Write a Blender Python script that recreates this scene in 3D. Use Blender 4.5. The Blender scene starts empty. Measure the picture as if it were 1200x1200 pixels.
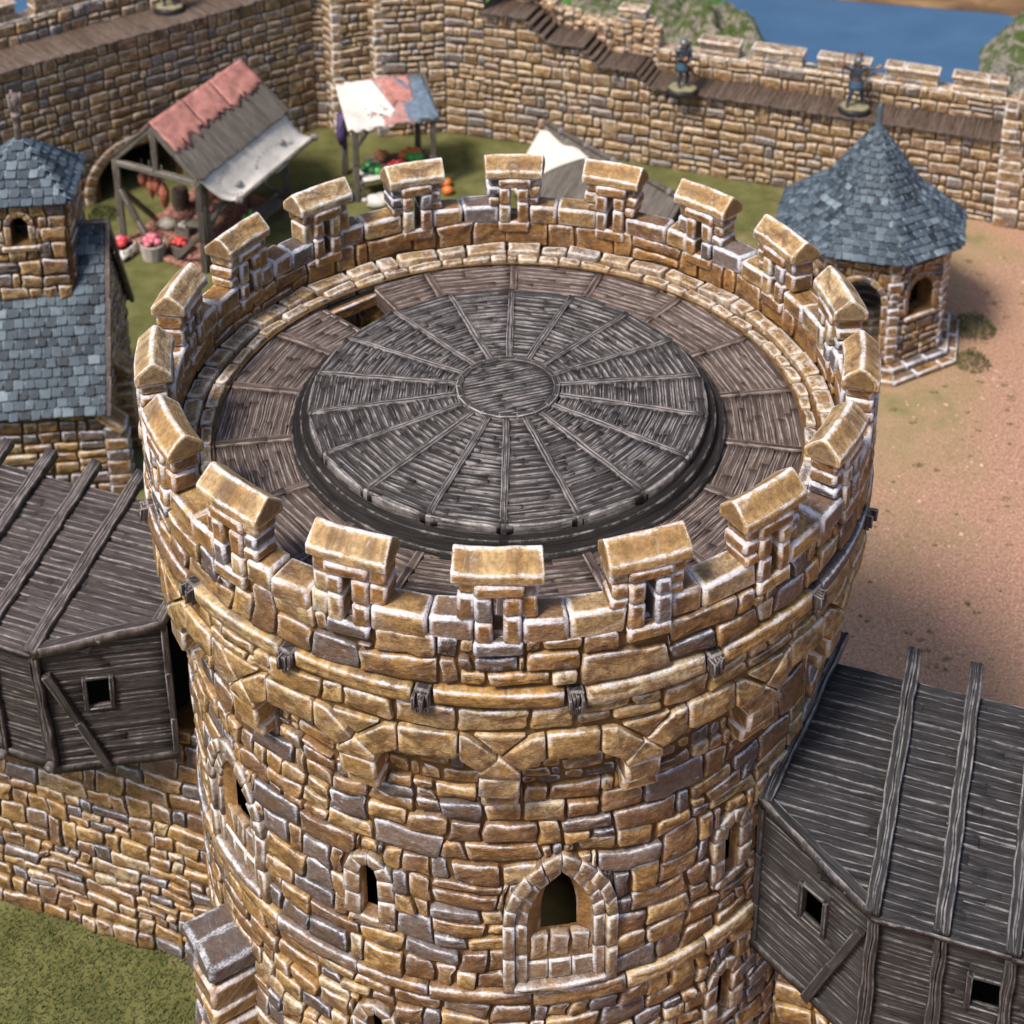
import bpy, math, random
import numpy as np
from mathutils import Vector, Matrix, noise
PI = math.pi
R = math.radians
sin, cos, tan = math.sin, math.cos, math.tan
C = bpy.context.scene.collection
scene = bpy.context.scene

# ------------------------------------------------------------------ helpers
class MB:
    """collects geometry with three per-vertex attributes: edge (worn arris), tone (per piece), gc (grain coordinate)"""
    def __init__(s):
        s.v = []; s.f = []; s.m = []; s.e = []; s.t = []; s.g = []
    def add(s, vs, fs, edge=None, tone=0.5, gc=None, mat=0):
        n = len(s.v)
        s.v.extend(vs)
        s.f.extend([tuple(i + n for i in f) for f in fs])
        s.m.extend([mat] * len(fs))
        s.e.extend(edge if edge is not None else [0.0] * len(vs))
        s.t.extend([tone] * len(vs))
        s.g.extend(gc if gc is not None else vs)
    def build(s, name, mats, parent=None, smooth=True):
        me = bpy.data.meshes.new(name)
        me.from_pydata([tuple(p) for p in s.v], [], s.f)
        if not isinstance(mats, (list, tuple)): mats = [mats]
        for m in mats: me.materials.append(m)
        if s.f:
            me.polygons.foreach_set('material_index', np.array(s.m, dtype=np.int32))
            me.polygons.foreach_set('use_smooth', np.full(len(s.f), smooth))
        a = me.attributes.new('edge', 'FLOAT', 'POINT'); a.data.foreach_set('value', np.array(s.e, dtype=np.float32))
        a = me.attributes.new('tone', 'FLOAT', 'POINT'); a.data.foreach_set('value', np.array(s.t, dtype=np.float32))
        a = me.attributes.new('gc', 'FLOAT_VECTOR', 'POINT'); a.data.foreach_set('vector', np.array([tuple(p) for p in s.g], dtype=np.float32).ravel())
        import bmesh
        bm = bmesh.new(); bm.from_mesh(me)
        bmesh.ops.recalc_face_normals(bm, faces=bm.faces)
        bm.to_mesh(me); bm.free()
        me.update()
        o = bpy.data.objects.new(name, me); C.objects.link(o)
        if parent is not None: o.parent = parent; o.matrix_parent_inverse = Matrix.Translation(-parent.location)
        return o

def empty(name, loc, label, cat, group=None):
    o = bpy.data.objects.new(name, None); C.objects.link(o); o.location = loc
    o.empty_display_size = .2
    tag(o, label, cat, group); return o
def tag(o, label=None, cat=None, group=None, kind=None):
    if label: o['label'] = label
    if cat: o['category'] = cat
    if group: o['group'] = group
    if kind: o['kind'] = kind
    return o

# chamfered block template
_T = []; _F = []
def _tmpl():
    vs = []; kinds = []
    idx = {}
    for ax in range(3):
        for s in (-1, 1):
            for a in (-1, 1):
                for b in (-1, 1):
                    idx[(ax, s, a, b, 0)] = len(vs); vs.append((ax, s, a, b, 0))
            for a in (-1, 1):
                for b in (-1, 1):
                    idx[(ax, s, a, b, 1)] = len(vs); vs.append((ax, s, a, b, 1))
    def corner(ax, sx, sy, sz):
        sg = (sx, sy, sz); o = [i for i in range(3) if i != ax]
        return idx[(ax, sg[ax], sg[o[0]], sg[o[1]], 0)]
    fs = []
    for ax in range(3):
        for s in (-1, 1):
            q = [(-1, -1), (1, -1), (1, 1), (-1, 1)]
            fs.append([idx[(ax, s, a, b, 1)] for a, b in q])
            for i in range(4):
                a, b = q[i], q[(i + 1) % 4]
                fs.append([idx[(ax, s, *a, 0)], idx[(ax, s, *b, 0)], idx[(ax, s, *b, 1)], idx[(ax, s, *a, 1)]])
    for ax in range(3):
        o = [i for i in range(3) if i != ax]
        for s1 in (-1, 1):
            for s2 in (-1, 1):
                sg = [0, 0, 0]; sg[o[0]] = s1; sg[o[1]] = s2
                lo = list(sg); lo[ax] = -1; hi = list(sg); hi[ax] = 1
                fs.append([corner(o[0], *lo), corner(o[0], *hi), corner(o[1], *hi), corner(o[1], *lo)])
    for sx in (-1, 1):
        for sy in (-1, 1):
            for sz in (-1, 1):
                fs.append([corner(0, sx, sy, sz), corner(1, sx, sy, sz), corner(2, sx, sy, sz)])
    return vs, fs
_TV, _TF = _tmpl()

def b_up(o, a, b, ax, s):
    return (s > 0) if ax == 1 else ((a > 0) if o[0] == 1 else (b > 0))
def cblock(mb, S, u0, u1, v0, v1, h0, h1, bev, tone, rnd, jit=0.0, mat=0, inset=2.2, eu=1.0, gax=0, seg=None):
    """chamfered, slightly crooked block in (u,v,h) space mapped through S"""
    half = ((u1 - u0) / 2, (v1 - v0) / 2, (h1 - h0) / 2)
    ce = ((u0 + u1) / 2, (v0 + v1) / 2, (h0 + h1) / 2)
    bv = [min(bev, h * .45) for h in half]
    iv = [min(bev * inset, h * .8) for h in half]
    cj = {}
    for a in (-1, 1):
        for b in (-1, 1):
            for c in (-1, 1):
                cj[(a, b, c)] = (rnd.uniform(-jit, jit), rnd.uniform(-jit, jit), rnd.uniform(-jit, jit) * .6)
    vs = []; es = []; gs = []
    gx = rnd.uniform(0, 50); gy = rnd.uniform(0, 50)
    for ax, s, a, b, k in _TV:
        o = [i for i in range(3) if i != ax]
        sg = [0, 0, 0]; sg[ax] = s; sg[o[0]] = a; sg[o[1]] = b
        p = [0, 0, 0]
        p[ax] = s * half[ax]
        ins = bv if k == 0 else iv
        p[o[0]] = a * (half[o[0]] - ins[o[0]])
        p[o[1]] = b * (half[o[1]] - ins[o[1]])
        j = cj[tuple(sg)]
        q = [ce[i] + p[i] + j[i] for i in range(3)]
        if jit > .011: q = [q[i] + jit * .55 * noise.noise((q[0] * 7 + i * 9, q[1] * 7, q[2] * 7 + gx)) for i in range(3)]
        vs.append(S(*q)); es.append(eu * (.92 if b_up(o, a, b, ax, s) else .6) if k == 0 else 0.1)
        if gax == 0: gs.append((q[0] + gx, q[1] + gy + q[2], gx))
        else: gs.append((q[1] + gx, q[0] + gy + q[2], gx))
    mb.add(vs, _TF, es, tone, gs, mat)

def plank(mb, S, u0, u1, v0, v1, h0, h1, bev, tone, rnd, jit=.008, mat=0, wob=.018, seg=.16, gax=0, eu=1.0, sway=1.0):
    """rough sawn board along u (gax 0) or v (gax 1): wavy arrises, uneven face"""
    if gax == 1:
        S0 = S; S = lambda u, v, h: S0(v, u, h); u0, u1, v0, v1 = v0, v1, u0, u1
    n = max(2, min(14, int((u1 - u0) / seg)))
    w = v1 - v0; b = min(bev, w * .25); c = min(b * 2.4, w * .42)
    j0 = rnd.uniform(-jit, jit); j1 = rnd.uniform(-jit, jit); g = rnd.uniform(0, 60); gy = rnd.uniform(0, 60)
    t0 = rnd.uniform(-jit, jit); t1 = rnd.uniform(-jit, jit)
    vs = []; es = []; gs = []
    for i in range(n + 1):
        t = i / n; u = u0 + (u1 - u0) * t; jj = j0 + (j1 - j0) * t; tt = t0 + (t1 - t0) * t
        a = v0 + wob * noise.noise((u * 2.6, v0 * 9, 1.3)) + jj; z = v1 + wob * noise.noise((u * 2.6, v1 * 9, 1.3)) + jj
        k1 = h1 + wob * .7 * noise.noise((u * 3.1 + g, v0 * 7, 4)) + tt; k2 = h1 + wob * .7 * noise.noise((u * 3.1 + g, v1 * 7, 9)) - tt
        m_ = (a + z) / 2; km = (k1 + k2) / 2 + wob * .5 * noise.noise((u * 4 + g, 2, 5))
        e = eu * (1.0 if 0 < i < n else .55)
        for (vv, hh, ee) in ((a, h0, .0), (a, k1 - b, .6), (a + b, k1, e), (a + c, k1 - .001, .12), (m_, km, .08), (z - c, k2 - .001, .12), (z - b, k2, e), (z, k2 - b, .6), (z, h0, .0)):
            vs.append(S(u, vv, hh)); es.append(ee); gs.append((u + g, vv + gy, g))
    P = 9; fs = []
    for i in range(n):
        for q in range(P): fs.append((i * P + q, i * P + (q + 1) % P, (i + 1) * P + (q + 1) % P, (i + 1) * P + q))
    fs.append(tuple(range(P))); fs.append(tuple(n * P + q for q in range(P)))
    mb.add(vs, fs, es, tone, gs, mat)

def rpoly(u0, u1, v0, v1, rnd, gap=.018, jit=.02):
    """rounded, crooked rectangle outline, CCW"""
    g = gap / 2
    u0 += g; u1 -= g; v0 += g; v1 -= g
    w = u1 - u0; h = v1 - v0
    jx = min(jit, w * .16); jy = min(jit * 1.2, h * .2)
    cs = [(u0 + rnd.uniform(0, jx), v0 + rnd.uniform(0, jy)), (u1 - rnd.uniform(0, jx), v0 + rnd.uniform(0, jy)),
          (u1 - rnd.uniform(0, jx), v1 - rnd.uniform(0, jy)), (u0 + rnd.uniform(0, jx), v1 - rnd.uniform(0, jy))]
    out = []
    for i in range(4):
        a = cs[i]; b = cs[(i + 1) % 4]
        L = math.hypot(b[0] - a[0], b[1] - a[1])
        r = min(rnd.uniform(.010, .042), L * .22)
        n = 1 if L < .28 else (2 if L < .7 else 4)
        for k in range(n + 1):
            t = r / L + (1 - 2 * r / L) * k / n
            bow = 0 if k in (0, n) else rnd.uniform(-.02, .008)
            nx, ny = (b[1] - a[1]) / L, -(b[0] - a[0]) / L
            out.append((a[0] + (b[0] - a[0]) * t + nx * bow, a[1] + (b[1] - a[1]) * t + ny * bow))
    return out

def pstone(mb, poly, S, hgt, tone, rnd, base=-.03, mat=0, rough=.02, warp=0.0, sh=None, wear=1.0):
    """cushion shaped stone over an outline in (u,v)"""
    if warp:
        poly = [(u + warp * noise.noise((u * 1.1, v * 1.3, 3.1)) + warp * .75 * noise.noise((u * 3.3, v * 3.6, 5.1)), v + warp * .9 * noise.noise((u * 1.2, v * 1.4, 8.7)) + warp * .6 * noise.noise((u * 3.1, v * 3.3, 2.7))) for u, v in poly]
    n = len(poly)
    cu = sum(p[0] for p in poly) / n; cv = sum(p[1] for p in poly) / n
    hu = max(max(abs(p[0] - cu) for p in poly), .02); hv = max(max(abs(p[1] - cv) for p in poly), .02)
    if sh is None: sh = hgt * .68
    rings = ((0.0, base, 0.0), (.002, sh, .3), (.012, hgt * .93 if sh < hgt * .8 else hgt - .01, 1.0), (.075, hgt, .10))
    vs = []; es = []; gs = []
    gx = rnd.uniform(0, 90); gy = rnd.uniform(0, 90)
    tu = rnd.uniform(-.025, .025); tv = rnd.uniform(-.03, .02)
    for d, h, e in rings:
        fu = max(1 - d / hu, .3); fv = max(1 - d / hv, .3)
        for (u, v) in poly:
            du = (u - cu) * fu; dv = (v - cv) * fv
            hh = h
            if h > 0: hh = h + rnd.uniform(-rough, rough) * (1 if d > .02 else .5) + (tu * du / hu + tv * dv / hv) * (h / hgt)
            vs.append(S(cu + du, cv + dv, hh))
            es.append(e * wear * (.62 + .38 * dv / hv)); gs.append((u + gx, v + gy, gx))
    vs.append(S(cu, cv, hgt + rnd.uniform(0, rough * 2))); es.append(.05); gs.append((cu + gx, cv + gy, gx))
    fs = []
    for r in range(3):
        for i in range(n):
            j = (i + 1) % n
            fs.append((r * n + i, r * n + j, (r + 1) * n + j, (r + 1) * n + i))
    for i in range(n): fs.append((3 * n + i, 3 * n + (i + 1) % n, 4 * n))
    mb.add(vs, fs, es, tone, gs, mat)

def cutrects(rects, excl, mn=.07):
    for (a0, a1, b0, b1) in excl:
        out = []
        for (u0, u1, v0, v1) in rects:
            if u1 <= a0 or u0 >= a1 or v1 <= b0 or v0 >= b1: out.append((u0, u1, v0, v1)); continue
            iu0 = max(u0, a0); iu1 = min(u1, a1)
            if iu0 - u0 > mn: out.append((u0, iu0, v0, v1))
            if u1 - iu1 > mn: out.append((iu1, u1, v0, v1))
            if b0 - v0 > mn: out.append((iu0, iu1, v0, b0))
            if v1 - b1 > mn: out.append((iu0, iu1, b1, v1))
        rects = out
    return rects

def layout(U0, U1, V0, V1, rnd, H=.74, size=1.0, excl=()):
    rects = []
    n = max(1, round((V1 - V0) / H)); hs = [rnd.uniform(.8, 1.2) for _ in range(n)]
    k = (V1 - V0) / sum(hs); v = V0
    for h in hs:
        h *= k
        u = U0
        while u < U1 - 1e-6:
            w = rnd.uniform(.45, 1.5) * size
            if U1 - (u + w) < .25 * size: w = U1 - u
            r = rnd.random()
            if h < .5 * size: rows = 1 if r < .75 else 2
            else: rows = 1 if (r < .08 and w < .8 * size) else (2 if r < .78 else 3)
            cuts = [0.0] + sorted([(i / rows) + rnd.uniform(-.09, .09) for i in range(1, rows)]) + [1.0]
            for i in range(rows):
                a = v + h * cuts[i]; b = v + h * cuts[i + 1]
                uu = u
                while uu < u + w - 1e-6:
                    ww = rnd.uniform(.28, .95) * size * (1.0 if rows < 3 else .8)
                    if u + w - (uu + ww) < .2 * size: ww = u + w - uu
                    rects.append((uu, uu + ww, a, b)); uu += ww
            u += w
        v += h
    return cutrects(rects, excl)

def stones(mb, S, U0, U1, V0, V1, rnd, H=.74, size=1.0, excl=(), hgt=.062, gap=.006, jit=.035, warp=.075, mat=0, base=-.03, wear=1.0):
    for (a, b, c, d) in layout(U0, U1, V0, V1, rnd, H, size, excl):
        pstone(mb, rpoly(a, b, c, d, rnd, gap, jit), S, hgt * rnd.uniform(.65, 1.25), rnd.random(), rnd, base=base, mat=mat, warp=warp, wear=wear)

def cyl(Rb, sgn=1):
    return lambda u, v, h: (( Rb + sgn * h) * sin(u / Rb), -(Rb + sgn * h) * cos(u / Rb), v)
def wallmap(o, d, n):
    """u along d, v up, h along n"""
    return lambda u, v, h: (o[0] + d[0] * u + n[0] * h, o[1] + d[1] * u + n[1] * h, o[2] + v)
def frame(o, ex, ey, ez):
    return lambda u, v, h: (o[0] + ex[0] * u + ey[0] * v + ez[0] * h, o[1] + ex[1] * u + ey[1] * v + ez[1] * h, o[2] + ex[2] * u + ey[2] * v + ez[2] * h)
def nrm(a): return tuple(Vector(a).normalized())

def grid(mb, S, us, vs, h=0.0, mat=0, skip=None, tone=.5):
    nu = len(us); vv = [S(u, v, h) for v in vs for u in us]; fs = []
    for j in range(len(vs) - 1):
        for i in range(nu - 1):
            if skip and skip((us[i] + us[i + 1]) / 2, (vs[j] + vs[j + 1]) / 2): continue
            fs.append((j * nu + i, j * nu + i + 1, (j + 1) * nu + i + 1, (j + 1) * nu + i))
    mb.add(vv, fs, None, tone, None, mat)
def lin(a, b, n): return [a + (b - a) * i / n for i in range(n + 1)]

def beam(mb, p, q, w, h, tone, rnd, bev=.015, up=(0, 0, 1), jit=.01, mat=0):
    """squared timber from p to q"""
    p = Vector(p); q = Vector(q); d = q - p; L = d.length; d.normalize()
    s = d.cross(Vector(up))
    if s.length < 1e-3: s = d.cross(Vector((1, 0, 0)))
    s.normalize(); t = s.cross(d)
    S = frame(p, d, s, t)
    n = max(1, int(L / .9))
    for i in range(n):
        cblock(mb, S, L * i / n, L * (i + 1) / n, -w / 2, w / 2, -h / 2, h / 2, bev, tone, rnd, jit, mat)

def tube(mb, pts, rads, n=8, tone=.5, mat=0, caps=True, edge=0.0):
    pts = [Vector(p) for p in pts]; vs = []; fs = []
    for i, p in enumerate(pts):
        d = (pts[min(i + 1, len(pts) - 1)] - pts[max(i - 1, 0)]).normalized()
        a = d.cross(Vector((0, 0, 1)))
        if a.length < 1e-3: a = d.cross(Vector((1, 0, 0)))
        a.normalize(); b = d.cross(a)
        for k in range(n):
            t = 2 * PI * k / n
            vs.append(tuple(p + (a * cos(t) + b * sin(t)) * rads[i]))
    for i in range(len(pts) - 1):
        for k in range(n):
            fs.append((i * n + k, i * n + (k + 1) % n, (i + 1) * n + (k + 1) % n, (i + 1) * n + k))
    if caps:
        fs.append(tuple(range(n))); fs.append(tuple((len(pts) - 1) * n + k for k in range(n)))
    mb.add(vs, fs, [edge] * len(vs), tone, None, mat)

def ball(mb, c, r, tone=.5, mat=0, n=8, m=6, sc=(1, 1, 1), rough=0.0, seed=0, edge=None):
    vs = []; fs = []; es = []
    for j in range(m + 1):
        ph = -PI / 2 + PI * j / m
        for i in range(n):
            th = 2 * PI * i / n
            p = Vector((cos(ph) * cos(th), cos(ph) * sin(th), sin(ph)))
            k = r * (1 + rough * noise.noise(p * 1.7 + Vector((seed, seed * .37, 0))))
            vs.append((c[0] + p.x * k * sc[0], c[1] + p.y * k * sc[1], c[2] + p.z * k * sc[2]))
            es.append(0 if edge is None else edge)
    for j in range(m):
        for i in range(n):
            fs.append((j * n + i, j * n + (i + 1) % n, (j + 1) * n + (i + 1) % n, (j + 1) * n + i))
    mb.add(vs, fs, es, tone, None, mat)

# ------------------------------------------------------------------ materials
def newmat(name):
    m = bpy.data.materials.new(name); m.use_nodes = True
    nt = m.node_tree; b = nt.nodes['Principled BSDF']
    return m, nt, b
class NT:
    def __init__(s, nt): s.nt = nt
    def n(s, typ, **kw):
        nd = s.nt.nodes.new(typ)
        for k, v in kw.items(): setattr(nd, k, v)
        return nd
    def l(s, a, b): s.nt.links.new(a, b)
    def val(s, sock, v):
        if hasattr(v, 'is_output'): s.l(v, sock)
        else: sock.default_value = v
    def attr(s, name): return s.n('ShaderNodeAttribute', attribute_name=name)
    def noise(s, vec, scale, detail=3, rough=.55, dist=0.0):
        nd = s.n('ShaderNodeTexNoise'); nd.inputs['Scale'].default_value = scale; nd.inputs['Detail'].default_value = detail
        nd.inputs['Roughness'].default_value = rough; nd.inputs['Distortion'].default_value = dist
        if vec is not None: s.l(vec, nd.inputs['Vector'])
        return nd.outputs['Fac']
    def ramp(s, fac, stops, interp='LINEAR'):
        nd = s.n('ShaderNodeValToRGB'); cr = nd.color_ramp; cr.interpolation = interp
        while len(cr.elements) < len(stops): cr.elements.new(.5)
        for e, (p, c) in zip(cr.elements, stops):
            e.position = p; e.color = (*c, 1) if not isinstance(c, (int, float)) else (c, c, c, 1)
        s.val(nd.inputs['Fac'], fac); return nd.outputs['Color']
    def math(s, op, a, b=0.0, c=0.0, clamp=False):
        nd = s.n('ShaderNodeMath', operation=op); nd.use_clamp = clamp
        s.val(nd.inputs[0], a); s.val(nd.inputs[1], b); s.val(nd.inputs[2], c); return nd.outputs[0]
    def mapr(s, v, a, b, c=0.0, d=1.0):
        nd = s.n('ShaderNodeMapRange'); s.val(nd.inputs['Value'], v)
        for k, x in zip(('From Min', 'From Max', 'To Min', 'To Max'), (a, b, c, d)): nd.inputs[k].default_value = x
        return nd.outputs[0]
    def mix(s, f, a, b, mode='MIX'):
        nd = s.n('ShaderNodeMix', data_type='RGBA', blend_type=mode)
        s.val(nd.inputs['Factor'], f)
        s.val(nd.inputs[6], (*a, 1) if isinstance(a, tuple) else a); s.val(nd.inputs[7], (*b, 1) if isinstance(b, tuple) else b)
        return nd.outputs[2]
    def scale(s, vec, sc):
        nd = s.n('ShaderNodeMapping'); s.l(vec, nd.inputs['Vector']); nd.inputs['Scale'].default_value = sc; return nd.outputs[0]
    def bump(s, h, strength, dist, prev=None):
        nd = s.n('ShaderNodeBump'); nd.inputs['Strength'].default_value = strength; nd.inputs['Distance'].default_value = dist
        s.l(h, nd.inputs['Height'])
        if prev is not None: s.l(prev, nd.inputs['Normal'])
        return nd.outputs[0]

def stone_mat(name, stops, white=(.62, .60, .64), wash=(.115, .05, .012), wearlo=.42, wearhi=.8, fine=1.0, blot=1.0):
    m, nt, b = newmat(name); q = NT(nt)
    pos = q.n('ShaderNodeNewGeometry').outputs['Position']
    tone = q.attr('tone').outputs['Fac']; edge = q.attr('edge').outputs['Fac']; gc = q.attr('gc').outputs['Vector']
    col = q.ramp(tone, stops)
    # painter's blotches: purple brown shade, grey and golden wash, different on every stone
    b1 = q.noise(q.scale(gc, (2.6, 3.6, 1)), 1.0, 5, .65, .6)
    col = q.mix(q.math('MULTIPLY', q.mapr(b1, .46, .60, 0, .72 * blot), q.mapr(tone, .19, .27, .3, 1)), col, (.095, .055, .04))
    b2 = q.noise(q.scale(gc, (2.6, 3.0, 1.7)), 1.3, 4, .6, .5)
    col = q.mix(q.math('MULTIPLY', q.mapr(b2, .5, .64), q.mapr(tone, .19, .27, .08 * blot, .75 * blot)), col, (.47, .255, .075))
    b4 = q.noise(q.scale(gc, (1.7, 2.3, 3.1)), 1.1, 4, .6, .4)
    col = q.mix(q.mapr(b4, .56, .68, 0, .6 * blot), col, (.21, .195, .20))
    b3 = q.noise(pos, 15 * fine, 4, .65)
    col = q.mix(q.mapr(b3, .38, .66, 0, .8), col, q.mix(.62, col, (.05, .028, .018)), 'MIX')
    # wash pooled at the foot of every stone, darkened with painted crevice shade
    wash_shade = q.mapr(edge, -.02, .36, .95, 0)
    col = q.mix(q.math('MULTIPLY', wash_shade, q.mapr(b1, .25, .6, .3, .85)), col, wash)
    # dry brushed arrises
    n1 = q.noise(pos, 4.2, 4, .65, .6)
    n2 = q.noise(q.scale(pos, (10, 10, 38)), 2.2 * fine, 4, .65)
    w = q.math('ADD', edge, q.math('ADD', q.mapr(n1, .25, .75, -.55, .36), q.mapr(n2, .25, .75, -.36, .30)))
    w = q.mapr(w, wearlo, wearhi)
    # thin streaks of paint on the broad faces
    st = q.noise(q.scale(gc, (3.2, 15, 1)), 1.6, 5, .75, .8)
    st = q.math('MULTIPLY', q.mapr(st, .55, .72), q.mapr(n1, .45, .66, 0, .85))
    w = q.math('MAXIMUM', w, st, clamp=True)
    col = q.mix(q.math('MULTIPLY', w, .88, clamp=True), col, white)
    q.l(col, b.inputs['Base Color'])
    b.inputs['Roughness'].default_value = .6; b.inputs['Specular IOR Level'].default_value = .28
    h = q.math('ADD', q.noise(pos, 10 * fine, 5, .62), q.math('MULTIPLY', q.noise(q.scale(pos, (6, 6, 60)), 1.5, 2, .5), .3))
    h = q.math('ADD', h, q.math('MULTIPLY', q.noise(q.scale(gc, (4, 5, 1)), 1, 3, .5), .9))
    q.l(q.bump(h, .6, .05), b.inputs['Normal'])
    return m
TOWER = [(0, (.085, .09, .11)), (.1, (.14, .14, .155)), (.19, (.235, .225, .235)), (.24, (.25, .17, .12)), (.29, (.45, .25, .085)), (.38, (.62, .38, .135)), (.46, (.22, .125, .075)), (.54, (.53, .335, .135)), (.68, (.65, .435, .185)), (.77, (.20, .12, .08)), (.84, (.42, .26, .13)), (.91, (.69, .52, .28)), (1, (.70, .56, .36))]
BACK = [(0, (.20, .20, .21)), (.12, (.36, .34, .33)), (.2, (.50, .34, .18)), (.4, (.70, .50, .27)), (.58, (.42, .29, .19)), (.72, (.66, .49, .30)), (.86, (.76, .60, .40)), (1, (.40, .29, .22))]
M = {}
M['stone'] = stone_mat('tower_stone', TOWER, wearlo=.34, wearhi=.92, white=(.68, .675, .735))
M['golden'] = stone_mat('golden_stone', [(0, (.30, .15, .045)), (.25, (.46, .23, .06)), (.5, (.36, .18, .07)), (.75, (.52, .28, .08)), (1, (.28, .15, .08))], wearlo=.38, wearhi=.95, white=(.68, .65, .68))
M['cap'] = stone_mat('capstone', [(0, (.50, .30, .12)), (.5, (.62, .42, .20)), (1, (.70, .54, .33))], wearlo=.42, wearhi=.95, white=(.74, .72, .72), blot=.9)
M['ledge'] = stone_mat('ledge_stone', [(0, (.36, .35, .35)), (.2, (.54, .37, .18)), (.6, (.66, .48, .26)), (1, (.62, .52, .4))], wearlo=-.05, wearhi=.5, white=(.70, .66, .63), blot=.8)
M['moulding'] = stone_mat('window_moulding', [(0, (.30, .25, .21)), (.4, (.44, .31, .17)), (.7, (.36, .30, .26)), (1, (.52, .40, .25))], wearlo=.20, wearhi=.8, white=(.66, .66, .70), blot=.6)
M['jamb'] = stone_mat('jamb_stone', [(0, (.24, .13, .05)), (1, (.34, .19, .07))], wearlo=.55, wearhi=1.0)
M['pale'] = stone_mat('pale_stone', [(0, (.46, .29, .11)), (.3, (.60, .41, .18)), (.6, (.66, .48, .24)), (1, (.46, .32, .18))], wearlo=.33, wearhi=.95, white=(.68, .66, .69))
M['back'] = stone_mat('rampart_stone', BACK, white=(.66, .62, .6), wearlo=.30, wearhi=.9, fine=.6, blot=.8)
M['backcap'] = stone_mat('rampart_cap', [(0, (.74, .60, .45)), (1, (.82, .69, .54))], white=(.8, .75, .7), wearlo=.25, wearhi=.8, fine=.6)
M['rubble'] = stone_mat('rubble_stone', [(0, (.5, .33, .18)), (.5, (.66, .47, .3)), (1, (.7, .56, .42))], white=(.75, .7, .64), wearlo=.5, wearhi=.9, fine=.6)

def plain(name, stops, scale=6, rough=.7, bumpk=.3, bdist=.02, spec=.3, stretch=(1, 1, 1), detail=5):
    m, nt, b = newmat(name); q = NT(nt)
    pos = q.n('ShaderNodeTexCoord').outputs['Object']
    if stretch != (1, 1, 1): pos = q.scale(pos, stretch)
    n = q.noise(pos, scale, detail, .6, .3)
    q.l(q.ramp(n, stops), b.inputs['Base Color'])
    b.inputs['Roughness'].default_value = rough; b.inputs['Specular IOR Level'].default_value = spec
    if bumpk: q.l(q.bump(q.noise(pos, scale * 3, 4, .6), bumpk, bdist), b.inputs['Normal'])
    return m
M['mortar'] = plain('mortar', [(.3, (.06, .032, .012)), (.7, (.17, .088, .028))], 5, .8)
M['mortar_back'] = plain('rampart_mortar', [(.3, (.085, .052, .026)), (.7, (.2, .125, .06))], 4, .85)
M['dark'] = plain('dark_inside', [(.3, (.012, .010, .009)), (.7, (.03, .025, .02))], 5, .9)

def wood_mat(name, dark, mid, light, dry, thr=(.5, .72), edgek=.55):
    m, nt, b = newmat(name); q = NT(nt)
    gc = q.attr('gc').outputs['Vector']; tone = q.attr('tone').outputs['Fac']; edge = q.attr('edge').outputs['Fac']
    pos = q.n('ShaderNodeNewGeometry').outputs['Position']
    g = q.noise(q.scale(gc, (1.5, 24, 1)), 1.0, 5, .7, .9)
    g2 = q.noise(q.scale(gc, (3.2, 46, 1)), 1.0, 5, .75, 1.0)
    col = q.ramp(g, [(.32, dark), (.5, mid), (.68, light)])
    col = q.mix(q.mapr(tone, 0, 1, 0, .6), col, q.mix(1, col, (.5, .46, .44), 'MULTIPLY'))
    n1 = q.noise(pos, 5.5, 4, .65); n2 = q.noise(pos, 1.3, 3, .6)
    e = q.math('MULTIPLY', edge, q.mapr(n1, .3, .66, .55 * edgek, 1.35 * edgek))
    w = q.math('ADD', e, q.math('ADD', q.mapr(g2, .30, .74, 0, .50), q.mapr(n2, .3, .7, -.07, .07)))
    w = q.mapr(w, *thr)
    col = q.mix(q.math('MULTIPLY', w, .85, clamp=True), col, dry)
    groove = q.mapr(edge, 0, .1, .92, 0)
    col = q.mix(groove, col, tuple(x * .5 for x in dark))
    q.l(col, b.inputs['Base Color'])
    b.inputs['Roughness'].default_value = .55; b.inputs['Specular IOR Level'].default_value = .35
    q.l(q.bump(q.math('ADD', g, g2), .9, .04), b.inputs['Normal'])
    return m
M['deck'] = wood_mat('deck_timber', (.04, .028, .024), (.145, .104, .09), (.25, .19, .168), (.48, .405, .37), (.46, .98), .6)
M['lid'] = wood_mat('platform_timber', (.011, .009, .009), (.066, .056, .054), (.15, .13, .126), (.46, .42, .41), (.48, .97), .64)
M['black'] = wood_mat('blackened_timber', (.012, .010, .009), (.028, .024, .023), (.06, .052, .05), (.40, .365, .35), (.62, 1.15))
M['hoard'] = wood_mat('hoarding_timber', (.022, .017, .018), (.092, .075, .073), (.18, .152, .147), (.45, .40, .39), (.46, .98), .6)
M['hoardwall'] = wood_mat('hoarding_wall_timber', (.018, .014, .014), (.060, .048, .046), (.12, .10, .096), (.33, .29, .28), (.54, 1.06), .6)
M['hoard_shaded'] = wood_mat('shaded_hoarding_timber', (.012, .011, .012), (.046, .043, .046), (.095, .089, .093), (.42, .40, .41), (.50, 1.0), .6)  # same timber for the right hoarding, its shaded side put into the colour
M['hoardwall_shaded'] = wood_mat('shaded_hoarding_wall', (.014, .012, .012), (.046, .041, .041), (.09, .082, .08), (.28, .26, .255), (.54, 1.06), .6)  # right hoarding's wall boards, likewise coloured darker and cooler to stand for shade
M['plank'] = wood_mat('walkway_timber', (.05, .035, .028), (.15, .105, .08), (.23, .17, .135), (.38, .30, .26), (.62, 1.1))
M['stallwood'] = wood_mat('stall_timber', (.05, .042, .036), (.16, .14, .12), (.27, .24, .21), (.42, .39, .36), (.6, 1.1))

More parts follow.
